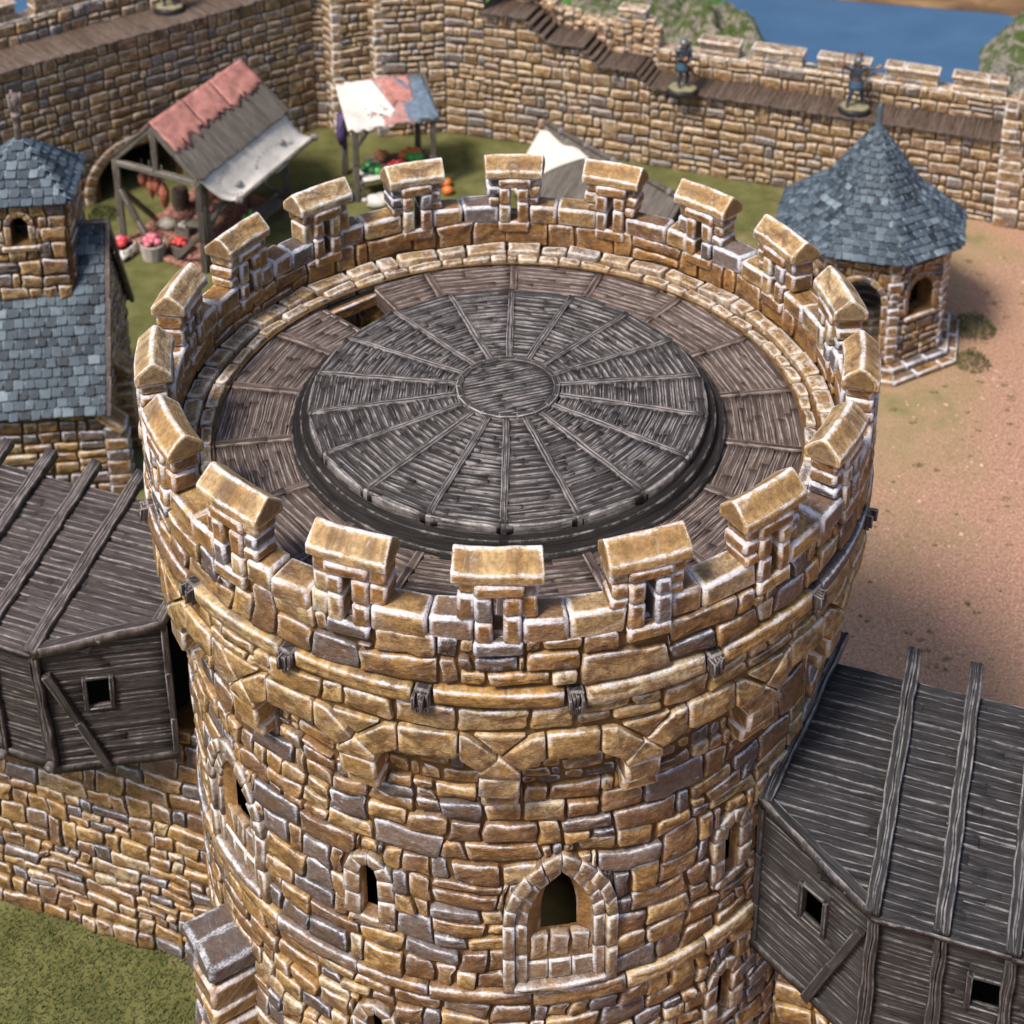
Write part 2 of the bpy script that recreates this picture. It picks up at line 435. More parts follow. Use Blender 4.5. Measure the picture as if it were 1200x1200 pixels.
def slate_mat():
    m, nt, b = newmat('slate'); q = NT(nt)
    tone = q.attr('tone').outputs['Fac']; edge = q.attr('edge').outputs['Fac']; pos = q.n('ShaderNodeNewGeometry').outputs['Position']
    col = q.ramp(tone, [(0, (.018, .026, .036)), (.35, (.048, .069, .093)), (.75, (.078, .108, .138)), (.92, (.115, .152, .186)), (1, (.22, .275, .315))])
    n = q.noise(pos, 7, 4, .6)
    col = q.mix(q.mapr(n, .35, .7, 0, .6), col, q.mix(1, col, (.45, .45, .48), 'MULTIPLY'))
    w = q.mapr(q.math('ADD', edge, q.mapr(q.noise(pos, 9, 4, .65), .25, .75, -.5, .35)), .5, 1.0)
    col = q.mix(q.math('MULTIPLY', w, .75), col, (.44, .53, .60))
    q.l(col, b.inputs['Base Color']); b.inputs['Roughness'].default_value = .6; b.inputs['Specular IOR Level'].default_value = .3
    q.l(q.bump(n, .4, .03), b.inputs['Normal'])
    return m
M['slate'] = slate_mat()

def ground_mat():
    m, nt, b = newmat('ground'); q = NT(nt)
    pos = q.n('ShaderNodeNewGeometry').outputs['Position']
    sep = q.n('ShaderNodeSeparateXYZ'); q.l(pos, sep.inputs[0])
    n0 = q.noise(pos, .22, 4, .6); n1 = q.noise(pos, 1.1, 5, .65); n2 = q.noise(pos, 20, 5, .8); n3 = q.noise(pos, 30, 3, .75)
    # bare earth to the right of the courtyard, grass to the left
    k = q.math('ADD', q.math('MULTIPLY', sep.outputs['X'], .9), q.math('MULTIPLY', sep.outputs['Y'], -.42))
    k = q.math('ADD', q.math('ADD', k, -1.5), q.mapr(n0, .2, .8, -5, 5)); k = q.math('ADD', k, q.mapr(n1, .2, .8, -1.8, 1.8))
    f = q.mapr(k, -6.5, 3.5)
    grass = q.ramp(n1, [(.3, (.095, .10, .036)), (.5, (.155, .155, .058)), (.7, (.22, .21, .09))])
    grass = q.mix(q.mapr(n2, .4, .7, 0, .5), grass, (.06, .062, .018))
    earth = q.ramp(n2, [(.38, (.17, .08, .055)), (.47, (.42, .225, .16)), (.54, (.52, .30, .215)), (.62, (.80, .56, .44))])
    n4 = q.noise(pos, 8, 5, .8)
    earth = q.mix(q.mapr(n4, .5, .62, 0, .7), earth, (.20, .10, .072))
    earth = q.mix(q.mapr(n0, .42, .7, 0, .45), earth, (.36, .25, .14))
    tuft = q.mapr(q.noise(pos, 2.0, 6, .8), .60, .70, 0, .75)
    earth = q.mix(tuft, earth, (.14, .15, .06))
    mid = q.mix(q.mapr(n1, .3, .7), (.27, .225, .10), (.36, .275, .155))
    col = q.mix(q.mapr(f, .0, .55), grass, mid)
    col = q.mix(q.mapr(f, .35, 1.0), col, earth)
    col = q.mix(q.mapr(n3, .3, .7, 0, .35), col, q.mix(1, col, (.55, .5, .45), 'MULTIPLY'))
    q.l(col, b.inputs['Base Color']); b.inputs['Roughness'].default_value = .95; b.inputs['Specular IOR Level'].default_value = .1
    q.l(q.bump(q.math('ADD', n2, q.math('MULTIPLY', n3, .6)), .5, .03), b.inputs['Normal'])
    return m
M['ground'] = ground_mat()

def solid(name, c, rough=.6, spec=.35, var=.25, scale=9, metallic=0):
    d = tuple(x * (1 - var) for x in c); l = tuple(min(1, x * (1 + var)) for x in c)
    m = plain(name, [(.3, d), (.7, l)], scale, rough, .25, .015, spec)
    m.node_tree.nodes['Principled BSDF'].inputs['Metallic'].default_value = metallic
    return m
M['red'] = solid('faded_red_cloth', (.42, .19, .16), .85, .1, .4, 2.2)
M['white'] = solid('dirty_white_cloth', (.62, .58, .53), .85, .1, .18, 2.2)
M['patch'] = solid('grey_patch', (.22, .2, .2), .9, .1)
M['blue'] = solid('blue_grey_cloth', (.13, .17, .22), .85, .1, .4, 5)
M['pink'] = solid('pinkish_cloth', (.42, .22, .20), .85, .1, .35, 5)
M['fruitred'] = solid('red_fruit', (.60, .05, .05), .3, .5, .3)
M['fruitpink'] = solid('pink_fruit', (.60, .16, .22), .3, .5, .45, 14)
M['fruitgreen'] = solid('green_fruit', (.06, .36, .07), .3, .5, .3)
M['dkgreen'] = solid('dark_green_leaf', (.03, .13, .05), .5, .4, .4)
M['orange'] = solid('orange_fruit', (.68, .17, .04), .35, .5, .2)
M['purple'] = solid('purple_cloth', (.10, .07, .17), .7, .3, .3)
M['meat'] = solid('cured_meat', (.33, .11, .07), .4, .5, .45, 7)
M['wicker'] = solid('wicker', (.33, .30, .26), .8, .2, .55, 30)
M['brick'] = solid('brick_floor', (.32, .16, .12), .8, .2, .4, 8)
M['clay'] = solid('clay_pot', (.30, .13, .06), .6, .3)
M['armour'] = solid('blue_painted_armour', (.04, .055, .08), .4, .5, .6, 18)
M['cloak'] = solid('blue_jerkin', (.04, .085, .13), .6, .4, .4, 14)
M['steel'] = solid('grey_steel', (.16, .165, .18), .35, .5, .4, 14, .4)
M['skin'] = solid('flesh_paint', (.42, .22, .13), .6, .3, .2)
M['leather'] = solid('brown_leather', (.09, .05, .03), .6, .3, .3)
M['baseblack'] = solid('black_base_rim', (.02, .02, .022), .4, .4, .2)
M['baseturf'] = plain('base_turf', [(.3, (.17, .14, .09)), (.5, (.27, .23, .15)), (.62, (.27, .26, .10)), (.8, (.33, .32, .14))], 5, .9, .8, .05)
gm, gnt, gb = newmat('grit'); gq = NT(gnt); gnt.links.new(gq.ramp(gq.attr('tone').outputs['Fac'], [(0, (.16, .085, .055)), (.4, (.40, .24, .16)), (.8, (.56, .36, .25)), (1, (.64, .47, .36))]), gb.inputs['Base Color']); gb.inputs['Roughness'].default_value = .9; M['grit'] = gm
M['bush'] = solid('dry_green_tuft', (.105, .125, .045), .9, .1, .5, 20)
M['leaf'] = solid('leaf_green', (.07, .16, .03), .8, .2, .5, 4)
M['bark'] = solid('dark_bark', (.05, .035, .028), .9, .2, .4, 8)
M['rock'] = plain('mossy_rock', [(.30, (.10, .085, .07)), (.42, (.26, .23, .19)), (.50, (.40, .36, .30)), (.55, (.12, .14, .06)), (.62, (.14, .17, .07)), (.69, (.36, .31, .24))], 2.4, .9, 1, .35)
M['rockgreen'] = plain('overgrown_rock', [(.30, (.04, .055, .02)), (.40, (.09, .13, .035)), (.47, (.12, .17, .05)), (.52, (.22, .19, .14)), (.62, (.40, .36, .29)), (.70, (.10, .13, .045))], 2.2, .9, 1, .35)
M['dry'] = plain('dry_far_ground', [(.3, (.05, .03, .018)), (.5, (.16, .09, .045)), (.7, (.32, .2, .09))], .35, .95, .5, .1)
def water_mat():
    m, nt, b = newmat('lake_water'); q = NT(nt)
    pos = q.n('ShaderNodeNewGeometry').outputs['Position']
    q.l(q.ramp(q.noise(pos, .5, 3, .5), [(.3, (.040, .095, .185)), (.7, (.052, .118, .215))]), b.inputs['Base Color'])
    b.inputs['Roughness'].default_value = .38; b.inputs['Specular IOR Level'].default_value = .25
    q.l(q.bump(q.noise(pos, 3, 3, .6), .06, .03), b.inputs['Normal'])
    return m
M['water'] = water_mat()

PHI0 = R(-1.5)          # turn of the battlements about the tower axis
BAY = R(20)
#=== TOWER ===
rnd = random.Random(11)
tower = empty('round_tower', (0, 0, 0), 'huge round stone castle tower with merlons in the foreground', 'tower')
R1 = 4.80; R2 = 5.14
S1 = cyl(R1); S2 = cyl(R2)

def arch_path(hw, z0, zs, za, pointed=True, n=6):
    """left foot -> apex -> right foot in (u,z)"""
    pts = [(-hw, z0), (-hw, zs)]
    H = za - zs; rho = (hw * hw + H * H) / (2 * hw); amax = math.acos(max(-1, (rho - hw) / rho))
    for i in range(1, n + 1):
        t = i / n
        if pointed:
            pts.append((-hw + rho - rho * cos(amax * t) if i < n else 0, zs + rho * sin(amax * t) if i < n else za))
        else:
            pts.append((-hw * cos(t * PI / 2), zs + (za - zs) * sin(t * PI / 2)))
    pts += [(-x, z) for x, z in pts[-2::-1]]
    return pts
def band(mb, S, uc, pin, pout, hgt, rnd, mat=0, base=-.05, split=True):
    for i in range(len(pin) - 1):
        a, b, c, d = pin[i], pin[i + 1], pout[i + 1], pout[i]
        L = math.hypot(d[0] - c[0], d[1] - c[1]); n = max(1, round(L / .5)) if split else 1
        for k in range(n):
            t0 = k / n + .006; t1 = (k + 1) / n - .006
            l = lambda p, q, t: (uc + p[0] + (q[0] - p[0]) * t, p[1] + (q[1] - p[1]) * t)
            mids = lambda p, q: [p, ((p[0] + q[0]) / 2, (p[1] + q[1]) / 2)]
            q4 = [l(a, b, t0), l(a, b, t1), l(d, c, t1), l(d, c, t0)]
            poly = []
            for j in range(4): poly += mids(q4[j], q4[(j + 1) % 4])
            pstone(mb, poly, S, hgt, rnd.random(), rnd, base=base, mat=mat, rough=.0015)
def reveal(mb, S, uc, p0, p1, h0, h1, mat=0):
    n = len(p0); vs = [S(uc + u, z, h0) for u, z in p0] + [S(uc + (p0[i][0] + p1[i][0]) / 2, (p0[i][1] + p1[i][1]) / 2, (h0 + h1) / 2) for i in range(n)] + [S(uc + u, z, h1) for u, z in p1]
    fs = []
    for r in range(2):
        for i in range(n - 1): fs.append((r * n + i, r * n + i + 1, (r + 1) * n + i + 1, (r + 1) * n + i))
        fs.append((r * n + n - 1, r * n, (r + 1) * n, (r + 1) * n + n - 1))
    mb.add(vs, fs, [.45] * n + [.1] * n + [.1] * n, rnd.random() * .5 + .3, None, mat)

# openings: (angle, kind, z shift)
WIN = [(R(7.5 + 60 * k), 0.0) for k in (-1, 0, 1)]
SLIT = [(R(-22.5 + 60 * k), 0.0) for k in (-1, 0, 1)] + [(R(37.5), -2.75), (R(-22.5), -2.75), (R(97.5), -2.75)]
excl = []
holes = []; WH = []
def in_win(u, v):
    for a in WH:
        x = abs(u - a)
        if x < .5 and 6.42 < v < 8.05:
            H = .86; rho = (.49 ** 2 + H * H) / .98
            if v < 7.14: return True
            y = v - 7.14
            if y < H and x < .49 - rho + math.sqrt(max(0, rho * rho - y * y)): return True
    return False
for th, dz in WIN:
    u = th * R1
    excl += [(u - .70, u + .70, 5.98, 7.5), (u - .56, u + .56, 7.45, 7.8), (u - .36, u + .36, 7.75, 8.05), (u - .16, u + .16, 8.0, 8.28)]
    WH.append(u)
for th, dz in SLIT:
    u = th * R1
    excl += [(u - .36, u + .36, 6.8 + dz, 7.78 + dz), (u - .2, u + .2, 7.7 + dz, 7.98 + dz)]
    holes.append((u, .14, 6.85 + dz, 7.75 + dz))
LED = (5.72, 5.95)
mb = MB()
us = lin(-PI * R1, PI * R1, 420); vs_ = lin(-.2, 5.9, 20) + lin(5.95, 8.2, 32) + lin(8.3, 10.34, 6)
grid(mb, S1, us, vs_, 0.0, 1, lambda u, v: in_win(u, v) or any(abs(u - a) < w and z0 < v < z1 for a, w, z0, z1 in holes))
excl_led = excl + [(-20, 20, *LED)]
REC = [((PHI0 + BAY * (k + .5)) * R1 - .60, (PHI0 + BAY * (k + .5)) * R1 + .60, 9.5, 10.36) for k in range(-9, 9)]
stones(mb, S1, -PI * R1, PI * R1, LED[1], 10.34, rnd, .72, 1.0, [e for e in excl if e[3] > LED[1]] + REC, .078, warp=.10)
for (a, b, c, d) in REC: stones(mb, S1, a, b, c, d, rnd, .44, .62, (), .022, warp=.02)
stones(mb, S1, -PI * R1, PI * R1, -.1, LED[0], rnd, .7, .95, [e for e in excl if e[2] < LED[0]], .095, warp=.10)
u = -PI * R1
while u < PI * R1:                       # moulded ledge under the windows
    w = rnd.uniform(.8, 1.5); n = 5
    poly = [(u + .01 + (w - .02) * i / n, LED[0]) for i in range(n + 1)] + [(u + w - .01 - (w - .02) * i / n, LED[1]) for i in range(n + 1)]
    if not any(abs(u + w / 2 - th * R1) < .9 for th, _ in WIN): pstone(mb, poly, S1, .13, rnd.random(), rnd)
    else: pstone(mb, poly, S1, .14, rnd.random(), rnd)
    u += w
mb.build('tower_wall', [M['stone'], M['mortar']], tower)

for th, dz in WIN:
    u = th * R1; w = MB()
    p0 = arch_path(.75, 5.98, 7.18, 8.38, True, 5); p1 = arch_path(.59, 5.98, 7.16, 8.17, True, 5); p2 = arch_path(.43, 6.05, 7.14, 8.0, True, 5)
    band(w, S1, u, p1, p0, .15, rnd); band(w, S1, u, p2, p1, .085, rnd)
    p3 = arch_path(.24, 6.88, 7.2, 7.97, True, 5)
    p2b = [(x, max(z, 6.42)) for x, z in p2]
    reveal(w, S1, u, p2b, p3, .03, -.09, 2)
    # sloping stone sill
    for i in range(3):
        cblock(w, S1, u - .46 + .31 * i, u - .46 + .31 * i + .3, 6.1, 6.42, -.05, .05, .02, rnd.random(), rnd, .006)
    for i in range(3): pstone(w, rpoly(u - .41 + .275 * i, u - .41 + .275 * i + .27, 6.44, 6.86, rnd, .012, .02), S1, .012, .45 + .2 * rnd.random(), rnd, base=-.12, rough=.006)
    pstone(w, rpoly(u - .62, u + .62, 5.95, 6.12, rnd, .01, .01), S1, .16, .7, rnd)
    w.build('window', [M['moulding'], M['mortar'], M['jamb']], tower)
for th, dz in SLIT:
    u = th * R1; w = MB()
    p0 = arch_path(.36, 6.86 + dz, 7.62 + dz, 7.99 + dz, False, 2); p1 = arch_path(.13, 6.86 + dz, 7.6 + dz, 7.8 + dz, False, 2)
    band(w, S1, u, p1, p0, .11, rnd, split=True)
    p2 = arch_path(.105, 6.93 + dz, 7.6 + dz, 7.77 + dz, False, 2)
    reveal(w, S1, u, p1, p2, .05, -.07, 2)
    pstone(w, rpoly(u - .3, u + .3, 6.72 + dz, 6.88 + dz, rnd, .01, .01), S1, .1, .2, rnd)
    w.build('arrow_slit', [M['moulding'], M['mortar'], M['jamb']], tower)

# ---- overhanging drum: arches on corbels, string course, parapet

cr = MB()
UU = PI * R2
grid(cr, S2, lin(-UU, UU, 144), [10.29, 11.0, 12.06], 0.0, 1)
grid(cr, lambda u, v, h: ((v) * sin(u / R2), -v * cos(u / R2), 12.06), lin(-UU, UU, 144), [4.84, R2], 0, 1)
grid(cr, lambda u, v, h: ((v) * sin(u / R2), -v * cos(u / R2), 10.29), lin(-UU, UU, 144), [4.8, R2], 0, 1)
stones(cr, S2, -UU, UU, 10.70, 11.06, rnd, .36, 1.0, (), .07, mat=2)
stones(cr, S2, -UU, UU, 11.40, 12.09, rnd, .5, 1.05, [((PHI0 + BAY * k) * R2 - .3, (PHI0 + BAY * k) * R2 + .3, 11.86, 12.3) for k in range(-9, 10)], .075)
# inner face of the parapet
SI = lambda u, v, h: ((4.84 - h) * sin(u / 4.84), -(4.84 - h) * cos(u / 4.84), v)
grid(cr, SI, lin(-PI * 4.84, PI * 4.84, 144), [11.4, 12.06], 0, 1)
stones(cr, SI, -PI * 4.84, PI * 4.84, 11.62, 12.08, rnd, .36, .95, (), .05, mat=3)
cr.build('parapet', [M['stone'], M['mortar'], M['pale'], M['golden']], tower)

for k in range(18):
    th = PHI0 + BAY * k
    if th > PI: th -= 2 * PI
    u = th * R2
    # corbel
    c = MB()
    cblock(c, S1, (th * R1) - .22, th * R1 + .22, 9.38, 9.60, -.1, .27, .03, rnd.random(), rnd, .02)
    cblock(c, S1, (th * R1) - .225, th * R1 + .225, 9.62, 9.96, -.1, .385, .03, rnd.random(), rnd, .016)
    pstone(c, [(u - .25, 9.97), (u, 9.97), (u + .25, 9.97), (u + .25, 10.06), (u + .12, 10.20), (u, 10.31), (u - .12, 10.20), (u - .25, 10.06)], S2, .075, rnd.random(), rnd, base=-.3, sh=.05)
    c.build('corbel', [M['pale']], tower)
    # arch of three stones over the bay
    a = MB(); b = u + BAY * R2 / 2
    f0 = -.36 + rnd.uniform(-.1, .05); f1 = .34 + rnd.uniform(-.05, .1)
    def dens(p):
        out = []
        for i in range(len(p)):
            x, y = p[i], p[(i + 1) % len(p)]
            out += [(x[0] * .94 + y[0] * .06, x[1] * .94 + y[1] * .06), ((x[0] + y[0]) / 2, (x[1] + y[1]) / 2), (x[0] * .06 + y[0] * .94, x[1] * .06 + y[1] * .94)]
        return out
    def sh(p): return [(b + x, z) for x, z in p]
    pstone(a, dens(sh([(f0 + .015, 10.27), (f1 - .015, 10.27), (f1, 10.65), (f0, 10.67)])), S2, .085, rnd.random(), rnd, base=-.34, sh=.06)
    pstone(a, dens(sh([(f1 + .015, 10.27), (.645, 10.09), (.885, 10.31), (.52, 10.62), (f1 + .02, 10.64)])), S2, .085, rnd.random(), rnd, base=-.34, sh=.06)
    pstone(a, dens(sh([(-.645, 10.09), (f0 - .015, 10.27), (f0 - .02, 10.66), (-.52, 10.62), (-.885, 10.31)])), S2, .085, rnd.random(), rnd, base=-.34, sh=.06)
    pstone(a, dens(sh([(.907, 10.345), (1.24, 10.65), (.58, 10.65)])), S2, .06, rnd.random(), rnd, base=-.1)
    a.build('arch', [M['pale']], tower)
    # end of a deck joist
    j = MB()
    cblock(j, S2, b - .10, b + .10, 11.10, 11.33, -.2, .13, .02, .5, rnd, .012, gax=1)
    for q in range(4): cblock(j, S2, b - .1 + .05 * q, b - .06 + .05 * q, 11.10, 11.30, .08, .19 + rnd.uniform(-.03, .07), .012, rnd.random(), rnd, .012, gax=1)
    for q in range(3): cblock(j, S2, b - .08 + .055 * q, b - .035 + .055 * q, 11.03 + rnd.uniform(-.03, .03), 11.12, .06, .17, .012, rnd.random(), rnd, .012, gax=1)
    j.build('beam_end', [M['hoard']], tower)
    # string course stone between two joist ends
    s = MB()
    x0 = u - BAY * R2 / 2 + .13; x1 = u + BAY * R2 / 2 - .13; n = 8
    pstone(s, [(x0 + (x1 - x0) * i / n, 11.12) for i in range(n + 1)] + [(x1 + (x0 - x1) * i / n, 11.35 + .012 * rnd.random()) for i in range(n + 1)], S2, .13, rnd.random(), rnd, sh=.09, rough=.006)
    s.build('string_course', [M['stone']], tower)

def SM(th):      # local chart of a merlon: u along the ring, v up, h out of the tower
    return lambda u, v, h: ((4.99 + h) * sin(th + u / 5.0), -(4.99 + h) * cos(th + u / 5.0), v)
for k in range(18):
    th = PHI0 + BAY * k; S = SM(th); m = MB()
    g = lambda: rnd.random()
    T = .2
    # embrasure course to the right of this merlon, and under it
    x = .27
    while x < 1.47:
        w = rnd.uniform(.34, .75)
        if 1.475 - (x + w) < .22: w = 1.475 - x
        cblock(m, S, x + .008, x + w - .008, 12.05, 12.37 + rnd.uniform(-.03, .03), -T + rnd.uniform(-.02, .02), T + .02 + rnd.uniform(-.03, .03), .035, g(), rnd, .018, mat=0)
        x += w
    cblock(m, S, -.27, .27, 11.90, 12.1, T - .1, T + .07, .03, g(), rnd, .012)
    cblock(m, S, -.27, .27, 11.90, 12.1, -T - .05, T - .12, .03, g(), rnd, .012, mat=1)
    # piers either side of the loop
    for sg in (-1, 1):
        z = 12.38
        hs = [.3, .25] if rnd.random() < .4 else ([.17, .2, .18] if rnd.random() < .6 else [.36, .19])
        for h in hs:
            a, b = (.25, .455 + rnd.uniform(-.02, .03)); 
            if sg < 0: a, b = -b, -a
            cblock(m, S, a, b, z + .005, z + h - .005, -T + .01 + rnd.uniform(-.02, .02), T + rnd.uniform(-.02, .02), .03, g(), rnd, .012, mat=1 if rnd.random() < .6 else 0); z += h
        # jambs, standing proud on both faces
        zs = [12.06, 12.42 + rnd.uniform(-.08, .08), 12.74]
        for i in range(2):
            a, b = (.062, .262)
            if sg < 0: a, b = -b, -a
            cblock(m, S, a, b, zs[i] + .004, zs[i + 1] - .004, -T - .055, T + .055, .03, g(), rnd, .01, mat=1 if rnd.random() < .5 else 0)
    cblock(m, S, -.285 + rnd.uniform(-.02, .02), .285 + rnd.uniform(-.02, .02), 12.735, 12.925, -T - .06, T + .06, .032, g(), rnd, .012, mat=1)
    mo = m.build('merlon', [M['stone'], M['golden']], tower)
    # gabled capstone
    c = MB(); n = 6; us_ = lin(-.545, .545, n)
    hf = [(.24, 12.93, .35), (.252, 12.945, .7), (.255, 12.98, .2), (.255, 13.02, .2), (.253, 13.05, .8), (.243, 13.072, 1), (.218, 13.096, .3), (.135, 13.172, .08), (.055, 13.243, .22), (.02, 13.272, .95)]
    prof = [(-h_, z_, e_) for h_, z_, e_ in hf] + hf[::-1] + [(0, 12.925, 0)]
    P = len(prof); vv = []; ee = []; gg = []
    ln = .512 + rnd.uniform(-.012, .02); rows = [(-ln, .95, .4), (-ln + .015, 1, .95), (-ln + .055, 1, .2)] + [(x, 1, .0) for x in lin(-.41, .41, 9)] + [(ln - .055, 1, .2), (ln - .015, 1, .95), (ln, .95, .4)]
    gx = rnd.uniform(0, 60)
    for ui, (uu, k_, er) in enumerate(rows):
        for (hh, zz, e) in prof:
            jz = .014 * noise.noise((uu * 3.5 + gx, hh * 5, zz * 3)); jh = .012 * noise.noise((uu * 4, hh * 4 + gx, zz * 6))
            vv.append(S(uu, 13.1 + (zz - 13.1) * k_ + jz, hh * k_ + jh)); ee.append(max(e, er)); gg.append((uu * 1.0 + gx, hh + zz, gx))
    ff = []
    for i in range(len(rows) - 1):
        for q in range(P): ff.append((i * P + q, i * P + (q + 1) % P, (i + 1) * P + (q + 1) % P, (i + 1) * P + q))
    for i in (0, len(rows) - 1):
        n0 = len(vv); vv.append(S(rows[i][0], 13.08, 0)); ee.append(.0); gg.append((gx, 0, 0))
        n1 = n0 + 1
        for (hh, zz, e) in prof: vv.append(S(rows[i][0], 13.09 + (zz - 13.09) * .72, hh * .72)); ee.append(.08); gg.append((gx + hh, zz, gx))
        for q in range(P):
            q2 = (q + 1) % P
            ff.append((i * P + q, i * P + q2, n1 + q2, n1 + q)); ff.append((n1 + q, n1 + q2, n0))
    c.add(vv, ff, ee, rnd.random(), gg, 0)
    c.build('capstone', [M['cap']], mo)

# ledge of flat stones round the deck
w = MB()
def ringmap(z): return lambda u, v, h: (v * sin(u / 4.5), -v * cos(u / 4.5), z + h)
def pring(r0, r1, z, wmin, wmax, hgt):
    u = -PI * 4.5; Sg = ringmap(z)
    while u < PI * 4.5 - .01:
        ww = rnd.uniform(wmin, wmax)
        if PI * 4.5 - (u + ww) < wmin * .6: ww = PI * 4.5 - u
        pstone(w, rpoly(u, u + ww, r0 + rnd.uniform(0, .02), r1 + rnd.uniform(-.02, .02), rnd, .02, .02), Sg, hgt * rnd.uniform(.8, 1.3), rnd.random(), rnd, base=-.12, rough=.016, wear=1.0)
        u += ww
pring(4.27, 4.49, 11.55, .25, .62, .06)
pring(4.49, 4.82, 11.57, .3, .75, .08)
grid(w, lambda u, v, h: (v * sin(u / 4.5), -v * cos(u / 4.5), 11.55), lin(-PI * 4.5, PI * 4.5, 144), [4.26, 4.86], 0, 1)
w.build('wall_walk', [M['ledge'], M['mortar']], tower)

# plank deck with a square hatch
HA, HB, HR0, HR1 = R(-148.7), R(-134.6), 3.25, 4.2
d = MB()
pol = lambda u, v, h: (v * sin(u), -v * cos(u), h)
ths = sorted(set(lin(-PI, PI, 144) + [HA, HB])); rs = [2.6, HR0, HR1, 4.3]
grid(d, lambda u, v, h: pol(u, v, 11.44), ths, rs, 0, 1, lambda u, v: HA < u < HB and HR0 < v < HR1)
def sector_planks(mb, k, r0, r1, pw, z, hgt, clip=None, mat=0, batten=.055, brk=.6, over=.02):
    tm = PHI0 + BAY * (k + .5)
    ex = (cos(tm), sin(tm), 0); ey = (sin(tm), -cos(tm), 0)
    Sq = frame((0, 0, z), ex, ey, (0, 0, 1))
    r = r0
    while r < r1 - .02:
        wd = pw * rnd.uniform(.75, 1.3)
        if r1 - (r + wd) < pw * .5: wd = r1 - r
        hw = (r + wd / 2) * tan(BAY / 2) - batten
        cuts = [-hw, hw]
        if hw > .2 and rnd.random() < brk: cuts.insert(1, rnd.uniform(-.6, .6) * hw)
        ivs = list(zip(cuts[:-1], cuts[1:]))
        if clip:
            ca, cb, c0, c1 = clip
            if r + wd > c0 and r < c1 + .05:
                rm = r + wd / 2
                if cb > tm - BAY / 2 and ca < tm + BAY / 2:
                    xa = rm * tan(max(ca, tm - 1.2) - tm); xb = rm * tan(min(cb, tm + 1.2) - tm); nv = []
                    for a, b in ivs:
                        if a < min(b, xa): nv.append((a, min(b, xa)))
                        if max(a, xb) < b: nv.append((max(a, xb), b))
                    ivs = [(a, b) for a, b in nv if b - a > .02]
        for a, b in ivs:
            hh = hgt * rnd.uniform(.55, 1.2)
            plank(mb, Sq, a, b, r + .003, r + wd - .003, -.02, hh, .014, rnd.random(), rnd, .006, mat)
        r += wd
for k in range(18):
    tm = PHI0 + BAY * (k + .5)
    if tm > PI: tm -= 2 * PI
    kk = k
    cl = None
    for off in (0, -2 * PI, 2 * PI):
        t = PHI0 + BAY * (k + .5)
        if HB + off > t - BAY / 2 and HA + off < t + BAY / 2: cl = (HA + off, HB + off, HR0, HR1)
    sector_planks(d, k, 2.75, 4.30, .105, 11.45, .05, cl)
for k in range(18):
    t = PHI0 + BAY * k
    if HA - .02 < t < HB + .02 or HA - .02 < t - 2 * PI < HB + .02: continue
    e = (sin(t), -cos(t), 0); Sb = frame((0, 0, 11.45), e, (-e[1], e[0], 0), (0, 0, 1))
    for a, b in ((2.8, 3.5), (3.5, 4.3)): plank(d, Sb, a, b, -.06, .06, 0, .075, .014, rnd.random(), rnd, .008)
# hatch lining, floor below and inner face of the wall
for t in (HA, HB):
    e = (sin(t), -cos(t), 0); Sb = frame((0, 0, 11.2), e, (-e[1], e[0], 0), (0, 0, 1))
    cblock(d, Sb, HR0, HR1, -.04, .04, 0, .30, .014, rnd.random(), rnd, .004)
d.build('deck', [M['deck'], M['black'], M['golden']], tower)
hl = MB()
grid(hl, lambda u, v, h: ((4.24) * sin(u / 4.24), -4.24 * cos(u / 4.24), v), lin(-PI * 4.24, PI * 4.24, 96), [8.8, 11.44], 0, 1)
SH = lambda u, v, h: ((4.24 - h) * sin(u / 4.24), -(4.24 - h) * cos(u / 4.24), v)
stones(hl, SH, HA * 4.24 - .5, HB * 4.24 + .5, 9.4, 11.2, rnd, .5, .9, (), .06)
cblock(hl, SH, HA * 4.24 - .1, HB * 4.24 + .1, 11.2, 11.43, -.03, .1, .02, .6, rnd, .004)
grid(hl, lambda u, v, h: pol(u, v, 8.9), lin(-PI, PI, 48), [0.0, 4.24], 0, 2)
hl.build('upper_room_wall', [M['golden'], M['mortar'], M['dark']], tower)

# pier against the foot of the tower
b = MB()
tb = R(-56); eb = (sin(tb), -cos(tb), 0); tbn = (cos(tb), sin(tb), 0)
Sb = frame((0, 0, 0), tbn, (0, 0, 1), eb)
for a, c in ((-.50, -.02), (.0, .50)):
    cblock(b, frame((0, 0, 5.28), tbn, nrm((eb[0], eb[1], -.5)), nrm((eb[0] * .5, eb[1] * .5, 1))), a, c, 4.75 + .05 * a, 5.62 + .06 * c, -.2, .14, .04, rnd.random() * .05 + .64, rnd, .03)
z = 0
while z < 4.55:
    h = rnd.uniform(.3, .52); x = -.5
    while x < .48:
        w_ = rnd.uniform(.3, .62)
        if .5 - (x + w_) < .15: w_ = .5 - x
        cblock(b, Sb, x + .008, x + w_ - .008, z + .008, z + h - .008, 4.6, 5.5 + rnd.uniform(-.09, .05), .045, rnd.random(), rnd, .035, eu=.75); x += w_
    z += h
b.build('buttress', [M['stone']], tower)

